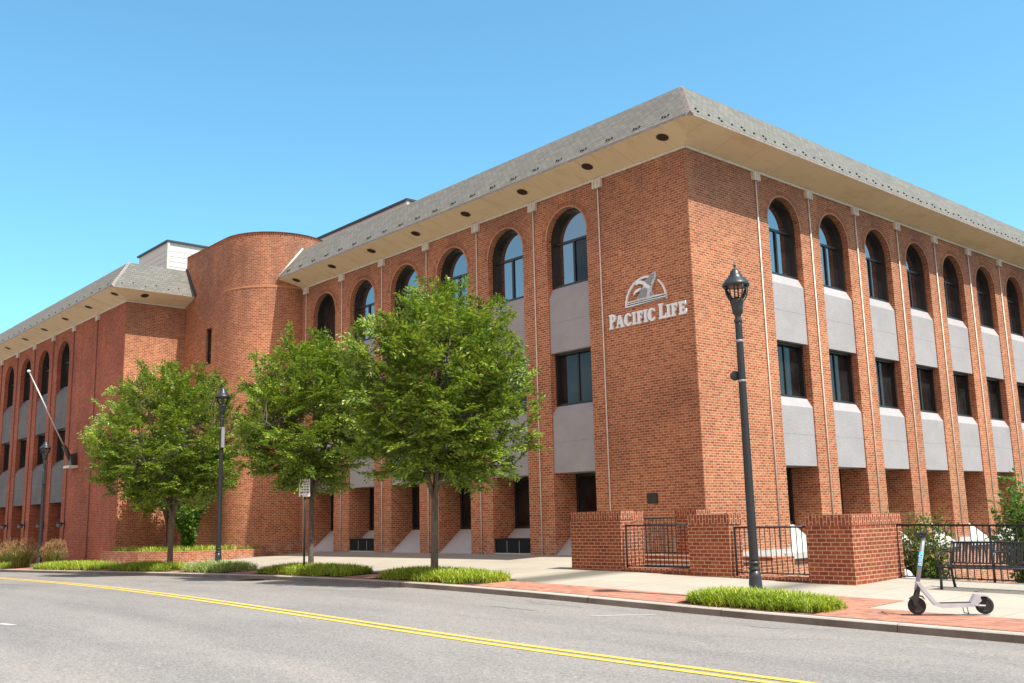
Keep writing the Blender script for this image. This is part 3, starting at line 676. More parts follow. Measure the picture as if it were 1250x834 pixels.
arc2 = [(cx-rx*math.cos(R(a)), cz+rz*math.sin(R(a))) for a in range(130, 181, 5)]+[(cx-(rx-.045)*math.cos(R(a)), cz+(rz-.045)*math.sin(R(a))) for a in range(180, 129, -5)]
EM = curve_mesh('emblem', [rel(arc), rel(arc2), rel([(-2.55, 8.60), (-.94, 8.60), (-.94, 8.645), (-2.55, 8.645)]), rel([(-2.49, 8.675), (-.96, 8.675), (-.96, 8.705), (-2.49, 8.705)]), rel([(-2.47, 8.735), (-1.9, 8.745), (-1.6, 8.735), (-.97, 8.74), (-.97, 8.765), (-1.35, 8.79), (-1.62, 8.765), (-1.9, 8.79), (-2.1, 8.765), (-2.47, 8.765)])], .03, M['letter_metal'], S, (0, 0, 0))
curve_mesh('whale', [rel([(-1.29, 9.50), (-1.30, 9.34), (-1.38, 9.19), (-1.46, 9.07), (-1.49, 8.93), (-1.40, 8.80), (-1.37, 8.77), (-1.68, 8.765), (-1.89, 8.77), (-2.08, 8.78), (-1.93, 8.97), (-1.84, 9.10), (-1.72, 9.19), (-1.72, 9.26), (-1.58, 9.37), (-1.44, 9.46)])], .028, M['silver'], EM, (0, -.012, 0), (0, 0, 0))
for o_ in (bpy.data.objects['whale'],): o_.location = (0, 0, .012)
for pts in ([(-1.47, 9.43), (-1.33, 9.46), (-1.37, 9.31), (-1.5, 9.18), (-1.59, 9.15), (-1.69, 9.25), (-1.57, 9.36)], [(-1.87, 9.06), (-1.70, 9.07), (-1.63, 8.99), (-1.71, 8.79), (-2.03, 8.80)], [(-1.52, 8.92), (-1.42, 8.80), (-1.55, 8.80)]):
    curve_mesh('throat', [rel(pts)], .006, M['silver_dark'], EM, (0, 0, .046), (0, 0, 0))
for pts in ([(-2.1, 9.24), (-2.03, 9.32), (-1.89, 9.34), (-1.75, 9.28), (-1.62, 9.16), (-1.51, 9.07), (-1.57, 9.02), (-1.69, 9.09), (-1.82, 9.20), (-1.96, 9.24), (-2.07, 9.22)], [(-2.19, 8.94), (-2.13, 9.04), (-2.04, 9.09), (-1.9, 9.11), (-1.87, 9.06), (-1.98, 9.01), (-2.08, 8.99), (-2.17, 8.93)]):
    curve_mesh('flipper', [rel(pts)], .02, M['letter_metal'], EM, (0, 0, .036), (0, 0, 0))
curve_mesh('eye', [[(-1.50+1.77+.022*math.cos(a), 9.13-8.04+.022*math.sin(a)) for a in [i*math.pi/5 for i in range(10)]]], .006, M['ink'], EM, (0, 0, .056), (0, 0, 0))
pq = thing('wall_plaque', 'small dark square plaque on the brick corner wall above the left gate pillar', 'plaque', (-1.87, -.02, 2.71))
g = MB(); g.box(-.19, .19, -.012, .016, 0, .30); g.build('plate', M['dark_bronze'], pq); g = MB()
for a in ((-.19, .19, -.02, -.0125, 0, .018), (-.19, .19, -.02, -.0125, .282, .30), (-.19, -.172, -.02, -.0125, .018, .282), (.172, .19, -.02, -.0125, .018, .282)): g.box(*a)
g.build('rim', M['black_metal'], pq)
for bi, lab in ((1, 'black stone box at the foot of the bay nearest the left gate pillar'), (4, 'black stone box at the foot of a bay half hidden behind the middle street trees')):
    c_ = (pL[bi]+pL[bi+1])/2; bx = thing('stone_box', lab, 'box', (c_, .12, 1.17), 0, 'black boxes in the window bays')
    g = MB(); g.box(-HB+.02, HB-.02, -.06, .5, 0, .50); g.build('body', M['granite'], bx); g = MB(); g.box(-HB+.012, HB-.012, -.09, .52, .502, .55); g.build('lid', M['granite'], bx)
    g = MB()
    for x_ in (-.3, .32): g.box(x_-.012, x_+.012, -.068, -.0605, .02, .48)
    g.build('seam', M['silver_dark'], bx)
# wall lamps on the wing piers
wl0 = None
wlab = ['globe wall lamp on the wing pier under the flagpole', 'globe wall lamp partly behind the far lamp post', 'globe wall lamp on the pier left of the far lamp post', 'globe wall lamp on the leftmost visible wing pier']
for i in range(4):
    loc = (pW[1+i]-.0, -5.5, 2.62)
    if wl0 is None:
        wl0 = thing('wall_lamp', wlab[0], 'wall lamp', loc, 0, 'wall lamps on the wing piers')
        g = MB(); g.box(-.09, .09, -.08, -.03, -.28, .32); g.build('back_plate', M['black_metal'], wl0)
        g = MB(); g.tube([(0, -.08, .05), (0, -.2, .12), (0, -.32, .14)], .035, 8); g.lathe([(.08, .13), (.17, .10), (.2, .02), (.2, -.01)], 14, (0, -.34, .03)); g.build('arm', M['black_metal'], wl0)
        g = MB(); g.lathe([(.01, -.22), (.1, -.19), (.17, -.10), (.19, .0), (.17, .08), (.05, .12)], 14, (0, -.34, 0)); g.build('globe', M['globe'], wl0)
        wl0.scale = (.72, .72, .72)
    else: dup(wl0, loc, None, wlab[i])
fp = thing('flagpole', 'slanting bare flagpole bracketed to the brick wing wall', 'flagpole', (-35.3, -5.5, 5.6))
g = MB(); g.tube([(0, -.25, .25), (-.15, -2.4, 4.55)], [.042, .028], 10); g.build('pole', M['pole_silver'], fp)
g = MB(); g.lathe([(.01, -.07), (.07, -.04), (.09, 0), (.07, .05), (.01, .08)], 12, (-.15, -2.44, 4.62)); g.build('finial', M['white_paint'], fp)
g = MB(); g.hexa([(-.32, -.3, -.05), (.32, -.3, -.05), (.32, -.004, -.05), (-.32, -.004, -.05), (-.2, -.35, .5), (.2, -.35, .5), (.2, -.004, .6), (-.2, -.004, .6)]); g.tube([(-.02, -.2, .15), (-.05, -.6, .95)], .11, 10); g.build('bracket', M['dark_bronze'], fp)
g = MB(); g.box(-.45, .45, -.45, -.006, -.18, -.06); g.build('ledge', M['white_metal'], fp)

# ------------------------------------------------------------------ brick pillars, railings, steps
def pillar(name, label, x0, x1, y0, y1, zb, zt):
    t = thing(name, label, 'brick pillar', ((x0+x1)/2, (y0+y1)/2, zb), 0, 'brick gate pillars by the areaway')
    off = ((x0+x1)/2, (y0+y1)/2, zb)
    g = MB(); g.box(x0, x1, y0, y1, zb-.6, zt-.215); g.build('shaft', M['brick_deep'], t, off)
    g = MB(); e = .012; g.box(x0-e, x1+e, y0-e, y1+e, zt-.213, zt); g.build('coping', M['brick_soldier'], t, off)
    return t
pillar('brick_pillar', 'wide brick pillar at the left end of the railings, nearest the window bays', -1.05, .66, -4.2, -3.74, 1.08, 2.5)
pillar('brick_pillar', 'narrow brick pillar between the two short railings', 2.70, 3.83, -4.2, -3.75, 1.0, 2.36)
pillar('brick_pillar', 'large deep brick pillar between the lamp post and the bench', 5.72, 6.74, -4.2, -2.25, .95, 2.3)
pillar('brick_pillar', 'small brick pillar at the back by the building corner, behind the first railing', .15, .84, -1.5, -.9, 1.15, 2.49)
pillar('brick_pillar', 'short brick stub tucked behind the right end of the wide left pillar', .22, .60, -3.70, -3.3, 1.1, 2.47)
def railing(label, a, b, z0a, z0b, h, step=.125, posts=(0, 1)):
    a, b = Vector((*a, z0a)), Vector((*b, z0b)); L_ = (b-a).length; t = thing('railing', label, 'railing', a, 0, 'black iron railings around the areaway')
    d = b-a; up = Vector((0, 0, 1))
    g = MB(); g.tube([up*h, d+up*h], .022, 6); g.build('top_rail', M['black_metal'], t)
    g = MB(); g.tube([up*.10, d+up*.10], .014, 6); g.build('bottom_rail', M['black_metal'], t)
    g = MB(); n = int(L_/step)
    for i in range(1, n): g.tube([d*i/n+up*.1, d*i/n+up*h], .0095, 5)
    g.build('bars', M['black_metal'], t)
    for p in posts:
        q_ = d*p; g = MB(); g.tube([q_-up*.25, q_+up*(h+.03)], .024, 6); g.build('post', M['black_metal'], t)
    return t
railing('short black railing between the wide left pillar and the narrow pillar', (.74, -4.1), (2.66, -4.1), 1.10, 1.10, 1.05)
railing('short black railing behind the near lamp post', (3.90, -4.1), (5.68, -4.1), 1.02, 1.02, 1.05)
railing('black railing at the back of the steps by the building corner', (-1.3, -1.35), (.15, -1.35), 1.28, 1.30, 1.0)
railing('long black railing behind the bench, right of the large pillar', (6.62, -2.42), (22, -2.42), .93, .72, 1.13, posts=(0, .13, .26, .39, .52, .65, .78, .91, 1))
def lowwall(name, label, cat, x0, x1, y0, y1, z0, z1, mat='brick_deep', cap=True):
    off = ((x0+x1)/2, (y0+y1)/2, z0); t = thing(name, label, cat, off)
    g = MB(); g.box(x0, x1, y0, y1, z0, z1-.05); g.build('brickwork', M[mat], t, off); g = MB(); g.box(x0-.02, x1+.02, y0-.02, y1+.02, z1-.048, z1); g.build('coping', M['brick_soldier'], t, off)
lowwall('kerb_wall', 'low brick kerb wall under the first short railing', 'low wall', .66, 2.70, -4.2, -3.85, .3, 1.16)
lowwall('kerb_wall', 'low brick kerb wall under the railing behind the near lamp post', 'low wall', 3.83, 5.72, -4.2, -3.85, -1.3, 1.05)
st = thing('brick_steps', 'sunlit brick steps behind the first short railing', 'steps', (1.8, -2.6, .6))
for i, (y0, y1, zt_) in enumerate(((-3.25, -2.7, 1.17), (-2.7, -2.0, 1.25), (-2.0, -1.1, 1.33))):
    g = MB(); g.box(-1.0, 3.4, y0, y1, -1.3, zt_); g.build('step', M['brick'], st, (1.8, -2.6, .6)); g = MB(); g.box(-.98, 3.4, y0-.03, y0+.05, zt_+.002, zt_+.03); g.build('nosing', M['ledge'], st, (1.8, -2.6, .6))

# ------------------------------------------------------------------ street lamps
def street_lamp(label, loc, full=True):
    t = thing('street_lamp', label, 'street lamp', loc, 0, 'black street lamps along the kerb')
    g = MB(); g.lathe([(.165, -.3), (.165, .02), (.15, .05), (.115, .12), (.10, .30), (.085, .42)], 20); g.build('base', M['lamp_metal'], t)
    g = MB(); g.lathe([(.088, .40), (.098, .42), (.098, .44), (.085, .455), (.085, .50), (.1, .515), (.1, .54), (.082, .56)], 20); g.build('collar', M['lamp_metal'], t)
    g = MB(); g.lathe([(.08, .55), (.076, .6), (.076, .62), (.06, 4.60), (.06, 4.66)], 32, flute=(.6, 4.61)); p = g.build('pole', M['lamp_metal'], t)
    g = MB(); g.lathe([(.064, 4.3), (.066, 4.31), (.066, 4.335), (.062, 4.345)], 20); g.build('band', M['silver_dark'], p)
    g = MB(); g.lathe([(.06, 4.64), (.072, 4.66), (.072, 4.70), (.052, 4.74), (.06, 4.79), (.09, 4.82), (.098, 4.9), (.112, 5.0), (.125, 5.03), (.118, 5.07), (.06, 5.10)], 16); g.build('pod', M['lamp_metal'], t)
    g = MB(); g.lathe([(.205, 5.295), (.238, 5.30), (.238, 5.345), (.225, 5.36), (.18, 5.43), (.122, 5.475), (.122, 5.50), (.098, 5.51), (.09, 5.56), (.05, 5.615), (.022, 5.63), (.016, 5.66), (.03, 5.68), (.016, 5.70), (.008, 5.76), (.001, 5.77)], 24); g.build('roof', M['lamp_metal'], t)
    g = MB(); g.lathe([(.001, 5.335), (.205, 5.33)], 24); g.build('lens', M['lens'], t)
    for q_ in range(4):
        a = R(45+90*q_+20); c_, s_ = math.cos(a), math.sin(a)
        g = MB(); g.tube([(r_*c_, r_*s_, z_) for r_, z_ in ((.222, 5.31), (.22, 5.24), (.2, 5.15), (.165, 5.08), (.115, 5.03))], .0125, 6); g.build('rib', M['lamp_metal'], t)
    g = MB()
    for q_ in range(4): a = R(90*q_); g.tube([(.045*math.cos(a), .045*math.sin(a), 5.06), (.045*math.cos(a), .045*math.sin(a), 5.34)], .009, 5)
    g.build('lamp_holder', M['lamp_metal'], t)
    g = MB(); g.lathe([(.095, 5.06), (.14, 5.10), (.175, 5.18), (.192, 5.25), (.197, 5.30)], 20); g.build('globe', M['clear_glass'], t); t.scale = (1.05, 1.05, 1.05)
    return t
l3 = street_lamp('tall black street lamp in the grass bed, nearest the camera and the scooter', (6.5, -7.15, .95))
g = MB(); g.lathe([(.001, -.035), (.07, -.035), (.085, -.02), (.085, .02), (.07, .035), (.001, .035)], 14)
o_ = g.build('outlet_cover', M['lamp_metal'], l3); o_.location = (-.12, -.03, 3.72); o_.rotation_euler = (R(90), 0, R(45)); 
g = MB(); g.lathe([(.066, 3.60), (.07, 3.61), (.07, 3.625), (.066, 3.635)], 20); g.build('strap', M['silver_dark'], l3)
l2 = street_lamp('black street lamp between the left tree and the middle trees', (-14.24, -7.5, 1.07)); l1 = street_lamp('farthest black street lamp, in front of the wing below the flagpole', (-33.47, -7.5, .67))
for q_, z_ in ((l2, 4.0), (l1, 4.0)):
    g = MB(); g.box(.055, .11, -.05, .05, z_-.3, z_+.35); g.build('outlet_cover', M['silver_dark' if q_ is l2 else 'lamp_metal'], q_)

# ------------------------------------------------------------------ trees
def mesh_np(name, V, F, mat, parent, smooth=False):
    me = bpy.data.meshes.new(name); me.from_pydata(V.tolist(), [], F.tolist()); me.materials.append(mat)
    if smooth: me.polygons.foreach_set('use_smooth', np.ones(len(me.polygons), bool))
    o = bpy.data.objects.new(name, me); C.objects.link(o); o.parent = parent; return o
def leaves(P0, D, N, L, Wd, rng):
    """rhombic folded leaves at P0 pointing D with normals N"""
    S_ = np.cross(D, N); S_ /= np.linalg.norm(S_, axis=1)[:, None]+1e-9
    L = L[:, None]; Wd = Wd[:, None]
    a = P0; b = P0+D*L*.45+S_*Wd*.5+N*Wd*.12; c_ = P0+D*L-N*L*.10; d = P0+D*L*.45-S_*Wd*.5+N*Wd*.12
    V = np.stack([a, b, c_, d], 1).reshape(-1, 3); F = np.arange(len(V)).reshape(-1, 4); return V, F
def nrm(a): return a/(np.linalg.norm(a, axis=-1, keepdims=True)+1e-9)
def make_tree(label, loc, H, Rx, zlow, zc, seed, trunk_r=.105, nspray=420, lean=(0, 0), fork=None, group='zelkova street trees along the kerb', skew=(0, 0)):
    rng = np.random.default_rng(seed); t = thing('street_tree', label, 'tree', loc, 0, group)
    fork = fork or zlow-.05
    g = MB(); tr = [(0, 0, -.3), (0, 0, .0), (.01, 0, .15), (lean[0]*.4, lean[1]*.4, fork*.5), (lean[0], lean[1], fork), (lean[0]*1.05, lean[1]*1.05, fork+.35)]
    g.tube(tr, [trunk_r*1.5, trunk_r*1.35, trunk_r*1.08, trunk_r*.95, trunk_r*.95, trunk_r*.7], 12); g.build('trunk', M['bark'], t)
    ctr = np.array([lean[0]+skew[0], lean[1]+skew[1], zc])
    ph = rng.uniform(0, 6.28, 8)
    def env(d):
        az = np.arctan2(d[:, 1], d[:, 0]); el = d[:, 2]
        m = 1+.10*np.sin(2*az+ph[0]+1.5*el)+.09*np.sin(3*az+ph[1]-2*el)+.07*np.sin(5*az+4*el+ph[2])+.05*np.sin(9*az+ph[3])
        up_ = np.where(el > 0, H-zc, zc-zlow)
        return np.stack([d[:, 0]*Rx*m, d[:, 1]*Rx*m, el*up_*(1+.5*(m-1))], 1)
    # limbs
    limb_pts = []
    nl = 10
    for i in range(nl):
        az = 6.28*i/nl+rng.uniform(-.3, .3); el = rng.uniform(.15, .95) if i % 2 else rng.uniform(-.1, .5)
        d = nrm(np.array([[math.cos(az), math.sin(az), el*1.3]])); tip = ctr+env(d)[0]*rng.uniform(.72, .86)
        s0 = np.array([lean[0], lean[1], fork+rng.uniform(-.1, .35)])
        mid = s0*.55+tip*.45+np.array([0, 0, .35 if tip[2] > s0[2]+1 else .15]); q1 = s0*.8+tip*.2+np.array([0, 0, .25])
        pts = [s0, q1, mid, mid*.45+tip*.55+np.array([0, 0, .12]), tip]
        g = MB(); g.tube([tuple(p) for p in pts], [.055, .045, .03, .018, .006], 6); g.build('limb', M['bark'], t)
        for a, b in zip(pts[1:], pts[2:]):
            for f in np.linspace(0, 1, 5): limb_pts.append(a*(1-f)+b*f)
    limb_pts = np.array(limb_pts)
    # sprays
    n = nspray; d = rng.normal(size=(n, 3)); d[:, 2] = np.where(d[:, 2] < 0, d[:, 2]*.9, d[:, 2]); d = nrm(d)
    keep = d[:, 2] > -.93; d = d[keep]; n = len(d)
    rho = rng.uniform(.30, 1, n)**.42
    tip = ctr+env(d)*rho[:, None]
    # vase-shaped underside
    rr = np.hypot(tip[:, 0]-ctr[0], tip[:, 1]-ctr[1]); zb = zlow+.28*rr+.05*rr**2; tip[:, 2] = np.maximum(tip[:, 2], zb+rng.uniform(-.12, .35, n))
    # gaps
    cl = np.sin(tip[:, 0]*2.1+ph[4])*np.sin(tip[:, 1]*2.3+ph[5])*np.sin(tip[:, 2]*2.0+ph[6])
    keep = (cl > -.32) | (rng.random(n) < .35); tip = tip[keep]; d = d[keep]; rho = rho[keep]; n = len(tip)
    rad = nrm(np.stack([d[:, 0], d[:, 1], np.zeros(n)], 1)); upw = np.clip((tip[:, 2]-zlow)/(H-zlow), 0, 1)
    ax = nrm(rad*rng.uniform(.6, 1.1, n)[:, None]+np.stack([rng.normal(0, .35, n), rng.normal(0, .35, n), -.14+1.75*upw**1.3+rng.normal(0, .2, n)], 1))
    L_ = rng.uniform(.55, 1.05, n)*(1+.6*(rng.random(n) < .12)); st_ = tip-ax*L_[:, None]*.85
    PV, PD, PN, PL, PW = [], [], [], [], []; tw = MB()
    for i in range(n):
        sd_ = np.cross(ax[i], [0, 0, 1]); sd_ = sd_/(np.linalg.norm(sd_)+1e-9); roll = rng.normal(0, .35)
        nn = np.cross(sd_, ax[i]); nn = nn*math.cos(roll)+sd_*math.sin(roll); sd_ = np.cross(ax[i], nn)
        droop = rng.uniform(.05, .28)*L_[i]
        cv = lambda f: st_[i]+ax[i]*L_[i]*f-np.array([0, 0, droop])*f*f
        axes = [(0., 1., ax[i], 18, st_[i], L_[i], droop)]
        for s_ in range(5):
            f = rng.uniform(.1, .75); sg = 1 if s_ % 2 else -1
            dd = nrm(ax[i]*rng.uniform(.6, .9)+sd_*sg*rng.uniform(.5, .9)+nn*rng.normal(0, .15)); axes.append((0, 1, dd, 7, cv(f), rng.uniform(.26, .44), rng.uniform(.02, .1)))
        for (_, _, dd, m, p0, ll, dr) in axes:
            s2 = np.cross(dd, nn); s2 = s2/(np.linalg.norm(s2)+1e-9)
            for q_ in range(m):
                f = (q_+.6)/m; pos = p0+dd*ll*f-np.array([0, 0, dr])*f*f; sg = 1 if q_ % 2 else -1
                PV.append(pos); PD.append(dd*.62+s2*sg*.78+nn*rng.normal(0, .22)-np.array([0, 0, .12])); PN.append(nn+rng.normal(0, .38, 3)); PL.append(rng.uniform(.125, .19)*(1-.3*f*f)); PW.append(rng.uniform(.052, .072))
        j = np.argmin(np.linalg.norm(limb_pts-st_[i], axis=1)); b0 = limb_pts[j]; mdl = b0*.5+st_[i]*.5+np.array([0, 0, .06])
        tw.tube([tuple(b0), tuple(mdl), tuple(st_[i]), tuple(cv(.5)), tuple(cv(.97))], [.011, .009, .006, .004, .002], 3, False)
    V, F = leaves(np.array(PV), nrm(np.array(PD)), nrm(np.array(PN)), np.array(PL), np.array(PW), rng)
    mesh_np('crown', V, F, M['leaf'], t); tw.build('twigs', M['bark'], t, weld=False)
    return t
make_tree('largest street tree, right of the middle pair, in front of the window bays', (-2.42, -7.5, 1.06), 7.3, 2.42, 1.8, 4.35, 11, .088, 930, (.05, 0), skew=(.10, 0))
make_tree('middle street tree with the parking sign pole beside its trunk', (-8.25, -7.5, 1.08), 6.95, 2.22, 1.95, 4.25, 23, .075, 740, (-.05, .03), skew=(-.1, 0))
make_tree('leftmost street tree in front of the brick end wall and planter', (-18.18, -7.5, 1.0), 7.55, 2.95, 1.8, 4.3, 37, .095, 980, (.05, .02), skew=(-.2, -.1))

# ------------------------------------------------------------------ grass beds and plants
def blades(n, area, hgt, wd, rng, spread=.5, zf=None):
    """arching strap leaves: 3-segment strips"""
    x_, y_ = area(n, rng); m = len(x_); az = rng.uniform(0, 6.28, m); ln = hgt*rng.uniform(.6, 1.15, m); sp = spread*rng.uniform(.3, 1.2, m)
    base = np.stack([x_, y_, zf(x_, y_)], 1); o = np.stack([np.cos(az), np.sin(az), np.zeros(m)], 1); s_ = np.stack([-np.sin(az), np.cos(az), np.zeros(m)], 1)
    V = []
    for f, wf in ((0, 1), (.45, .9), (.8, .6), (1, .08)):
        c_ = base+o*(ln*sp*f**1.6)[:, None]+np.array([0, 0, 1.])*(ln*(f-.32*sp*f**2.5))[:, None]
        V += [c_-s_*wd*wf/2, c_+s_*wd*wf/2]
    V = np.stack(V, 1).reshape(-1, 3); b = np.arange(m)[:, None]*8
    F = np.concatenate([b+np.array([0, 1, 3, 2]), b+np.array([2, 3, 5, 4]), b+np.array([4, 5, 7, 6])]); return V, F
def rect(x0, x1, y0, y1):
    def f(n, rng):
        x_ = rng.uniform(x0, x1, n*2); y_ = rng.uniform(y0, y1, n*2); cx_, cy_ = (x0+x1)/2, (y0+y1)/2
        k_ = (np.abs((x_-cx_)/(x1-x0)*2)**5+np.abs((y_-cy_)/(y1-y0)*2)**5) < .86+.22*np.sin(x_*5.3+y_*3.1)+.12*np.sin(x_*11.7-y_*7); return x_[k_][:n], y_[k_][:n]
    return f
vw = np.vectorize(walk_z)
def bed(label, x0, x1, y0, y1, n, hgt, seed, mat='blade', cat='grass', mound=.10):
    rng = np.random.default_rng(seed)
    def zf(x_, y_): return vw(x_, y_)+mound*np.clip(1-np.abs((x_-(x0+x1)/2)/(x1-x0)*2)**3, 0, 1)*np.clip(1-np.abs((y_-(y0+y1)/2)/(y1-y0)*2)**3, 0, 1)
    V, F = blades(n, rect(x0, x1, y0, y1), hgt, .019, rng, 1.0, zf)
    V2, F2 = blades(n//2, rect(x0-.06, x1+.06, y0-.04, y1+.06), hgt*.7, .017, rng, 1.3, zf); F = np.concatenate([F, F2+len(V)]); V = np.concatenate([V, V2])
    V3, F3 = blades(n//14, rect(x0, x1, y0, y1), hgt*.9, .016, rng, 1.5, zf); F3 = F3+len(V)
    nf = len(F); V = np.concatenate([V, V3]); F = np.concatenate([F, F3])
    o = mesh_np('grass_bed', V, F, M[mat], None); tag(o, label, cat, kind='stuff'); o.data.materials.append(M['blade_dry'])
    o.data.polygons.foreach_set('material_index', np.concatenate([np.zeros(nf, np.int32), np.ones(len(F3), np.int32)]))
    g = MB(); grid(g, x0+.03, x1-.03, y0+.03, y1-.03, lambda a, b: float(zf(np.array([a]), np.array([b]))[0])+.012, .2, .2, P((x0+x1)/2)-.1); tag(g.build('soil', M['soil']), 'dark soil under the planted bed', 'soil', kind='structure')
bed('bright green strap grass around the near lamp post', 5.6, 8.35, -8.30, -7.22, 4600, .21, 1)
bed('strap grass around the trunk of the largest street tree', -4.1, .0, -8.30, -6.95, 5600, .22, 2)
bed('strap grass around the trunk of the middle street tree', -10.3, -5.4, -8.30, -6.95, 6000, .23, 3)
bed('pale variegated grass at the foot of the second lamp post', -15.6, -12.0, -8.30, -7.1, 2600, .30, 4, 'blade_pale')
bed('strap grass around the trunk of the leftmost tree', -22.3, -16.6, -8.30, -7.1, 4200, .26, 5)
bed('strap grass in front of the wing wall, right of the far lamp post', -32.0, -23.4, -8.30, -7.1, 5200, .30, 6)
bed('strap grass left of the far lamp post', -42.0, -36.5, -8.30, -7.1, 2600, .30, 8)
# ornamental grasses
def tuft(label, loc, h, r, seed, n=700):
    rng = np.random.default_rng(seed); t = thing('ornamental_grass', label, 'ornamental grass', loc, 0, 'tall ornamental grasses by the far lamp post')
    def disc(n_, rg):
        a = rg.uniform(0, 6.28, n_); q_ = r*.35*np.sqrt(rg.random(n_)); return q_*np.cos(a), q_*np.sin(a)
    V, F = blades(n, disc, h, .016, rng, .8, lambda x_, y_: 0*x_-.1); mesh_np('foliage', V, F, M['blade_dry'], t)
    az = rng.uniform(0, 6.28, 150); rr = r*rng.uniform(.25, 1, 150); zz = h*rng.uniform(.55, 1.15, 150)
    P0 = np.repeat(np.stack([rr*np.cos(az), rr*np.sin(az), zz*(1-.25*(rr/r)**2)], 1), 7, 0)+rng.normal(0, .05, (150*7, 3)); D = nrm(rng.normal(0, .4, P0.shape)+np.array([0, 0, 1.]))
    V, F = leaves(P0, D, nrm(rng.normal(size=P0.shape)), np.full(len(P0), .11), np.full(len(P0), .03), rng); mesh_np('seed_heads', V, F, M['seed'], t)
tuft('tall ornamental grass with tan seed heads left of the far lamp post', (-35.5, -7.75, .60), 1.25, 1.0, 5, 1100)
tuft('tan ornamental grass right behind the far lamp post', (-32.9, -7.0, .64), 1.15, .6, 6, 500)
tuft('green ornamental grass at the left edge of the view', (-38.3, -7.6, .52), 1.2, .9, 7, 700)
def shrub(name, label, loc, h, r, seed, mat='leaf_bush', nst=26, ll=.11, lw=.05, group=None, dens=90):
    rng = np.random.default_rng(seed); t = thing(name, label, 'shrub', loc, 0, group); st_ = MB(); PV, PD, PN, PL, PW = [], [], [], [], []
    for i in range(nst):
        az = rng.uniform(0, 6.28); el = rng.uniform(.5, 1.5); L_ = h*rng.uniform(.6, 1.05)
        tip = np.array([math.cos(az)*r*rng.uniform(.2, 1), math.sin(az)*r*rng.uniform(.2, 1), L_]); mid = tip*np.array([.35, .35, .6])
        pts = [np.zeros(3), mid, tip]; st_.tube([tuple(p) for p in pts], [.014, .009, .003], 4, False)
        for q_ in range(dens):
            f = rng.uniform(.18, 1); b = mid*(f/.6) if f < .6 else mid+(tip-mid)*(f-.6)/.4
            PV.append(b+rng.normal(0, .07, 3)); PD.append(rng.normal(0, .8, 3)+np.array([math.cos(az), math.sin(az), .5])); PN.append(rng.normal(0, .6, 3)+np.array([0, 0, 1.])); PL.append(ll*rng.uniform(.7, 1.2)); PW.append(lw*rng.uniform(.8, 1.2))
    V, F = leaves(np.array(PV), nrm(np.array(PD)), nrm(np.array(PN)), np.array(PL), np.array(PW), rng); mesh_np('foliage', V, F, M[mat], t); st_.build('stems', M['bark'], t, weld=False)
    return t
# planter in front of the tower
pts = [(-22.45, -1.55), (-22.4, -2.6), (-22.6, -3.7), (-23.2, -4.7), (-24.2, -5.4), (-25.6, -5.85), (-27.2, -6.05), (-29.3, -6.1)]
t = thing('planter', 'low curved brick planter wall with grass between the wing and the tower', 'planter', (-25, -4, .8)); off = (-25, -4, .8)
g = MB(); s = 0
for (x0, y0), (x1, y1) in zip(pts, pts[1:]):
    L_ = math.hypot(x1-x0, y1-y0); nx, ny = -(y1-y0)/L_*.22, (x1-x0)/L_*.22
    nx, ny = (nx, ny) if (nx*(-26-x0)+ny*(-2-y0)) > 0 else (-nx, -ny)
    g.face([(x0, y0, .3), (x1, y1, .3), (x1, y1, 1.36), (x0, y0, 1.36)], [(s, .3), (s+L_, .3), (s+L_, 1.36), (s, 1.36)]); g.face([(x0, y0, 1.36), (x1, y1, 1.36), (x1+nx, y1+ny, 1.36), (x0+nx, y0+ny, 1.36)], [(s, 0), (s+L_, 0), (s+L_, .2), (s, .2)])
    g.face([(x0+nx, y0+ny, 1.1), (x1+nx, y1+ny, 1.1), (x1+nx, y1+ny, 1.36), (x0+nx, y0+ny, 1.36)]); s += L_
g.build('wall', M['brick'], t, off)
g = MB(); g.face([(x_*.992-.2, y_*.97+.05, 1.27) for x_, y_ in pts]+[(-29.19, -2.61, 1.27), (-24.9, -2.61, 1.27)]); g.build('soil', M['soil'], t, off)
def planter_area(n_, rg):
    x_ = rg.uniform(-29, -22.6, n_*3); y_ = rg.uniform(-6, -1.6, n_*3); px_, py_ = [p[0] for p in pts][::-1], [p[1] for p in pts][::-1]
    k_ = (y_ > np.interp(x_, px_, py_)+.25) & ((y_ < -2.62) | (x_ > -23.0)) & (np.hypot(x_+24.9, y_) > 2.65); return x_[k_][:n_], y_[k_][:n_]
rng = np.random.default_rng(9); V, F = blades(3800, planter_area, .34, .022, rng, .7, lambda x_, y_: 0*x_+1.26); V = V-np.array(off); mo = mesh_np('ground_cover', V, F, M['blade'], t); tag(mo, kind='stuff')
shrub('shrub', 'upright leafy shrub in the brick planter just right of the leftmost tree trunk', (-24.9, -3.9, 1.2), 2.2, .9, 13, nst=30, ll=.19, lw=.09)
make_tree('young planter tree by the wing end wall, mostly hidden behind the leftmost street tree', (-26.4, -4.3, 1.22), 5.9, 1.75, 1.5, 3.7, 51, .05, 420, group=None)
shrub('shrub', 'reddish flecked shrub behind the railing, between the large pillar and the scooter handlebar', (5.7, .3, -1.2), 3.35, 1.0, 4, 'leaf_red', 85, .13, .065)
shrub('shrub', 'bright green shrub behind the railing above the right end of the bench', (7.7, 2.0, -1.2), 4.15, .95, 5, 'leaf_bush', 85, .13, .065)
shrub('shrub', 'low green shrub showing under the bench seat', (9.4, -.6, -1.2), 2.0, 1.2, 6, 'leaf_bush', 46, .10, .05)
shrub('shrub', 'low bright shrub beneath the bench end left of the first leg', (7.2, -.9, -1.2), 2.05, .7, 8, 'leaf_bush', 40, .10, .05)
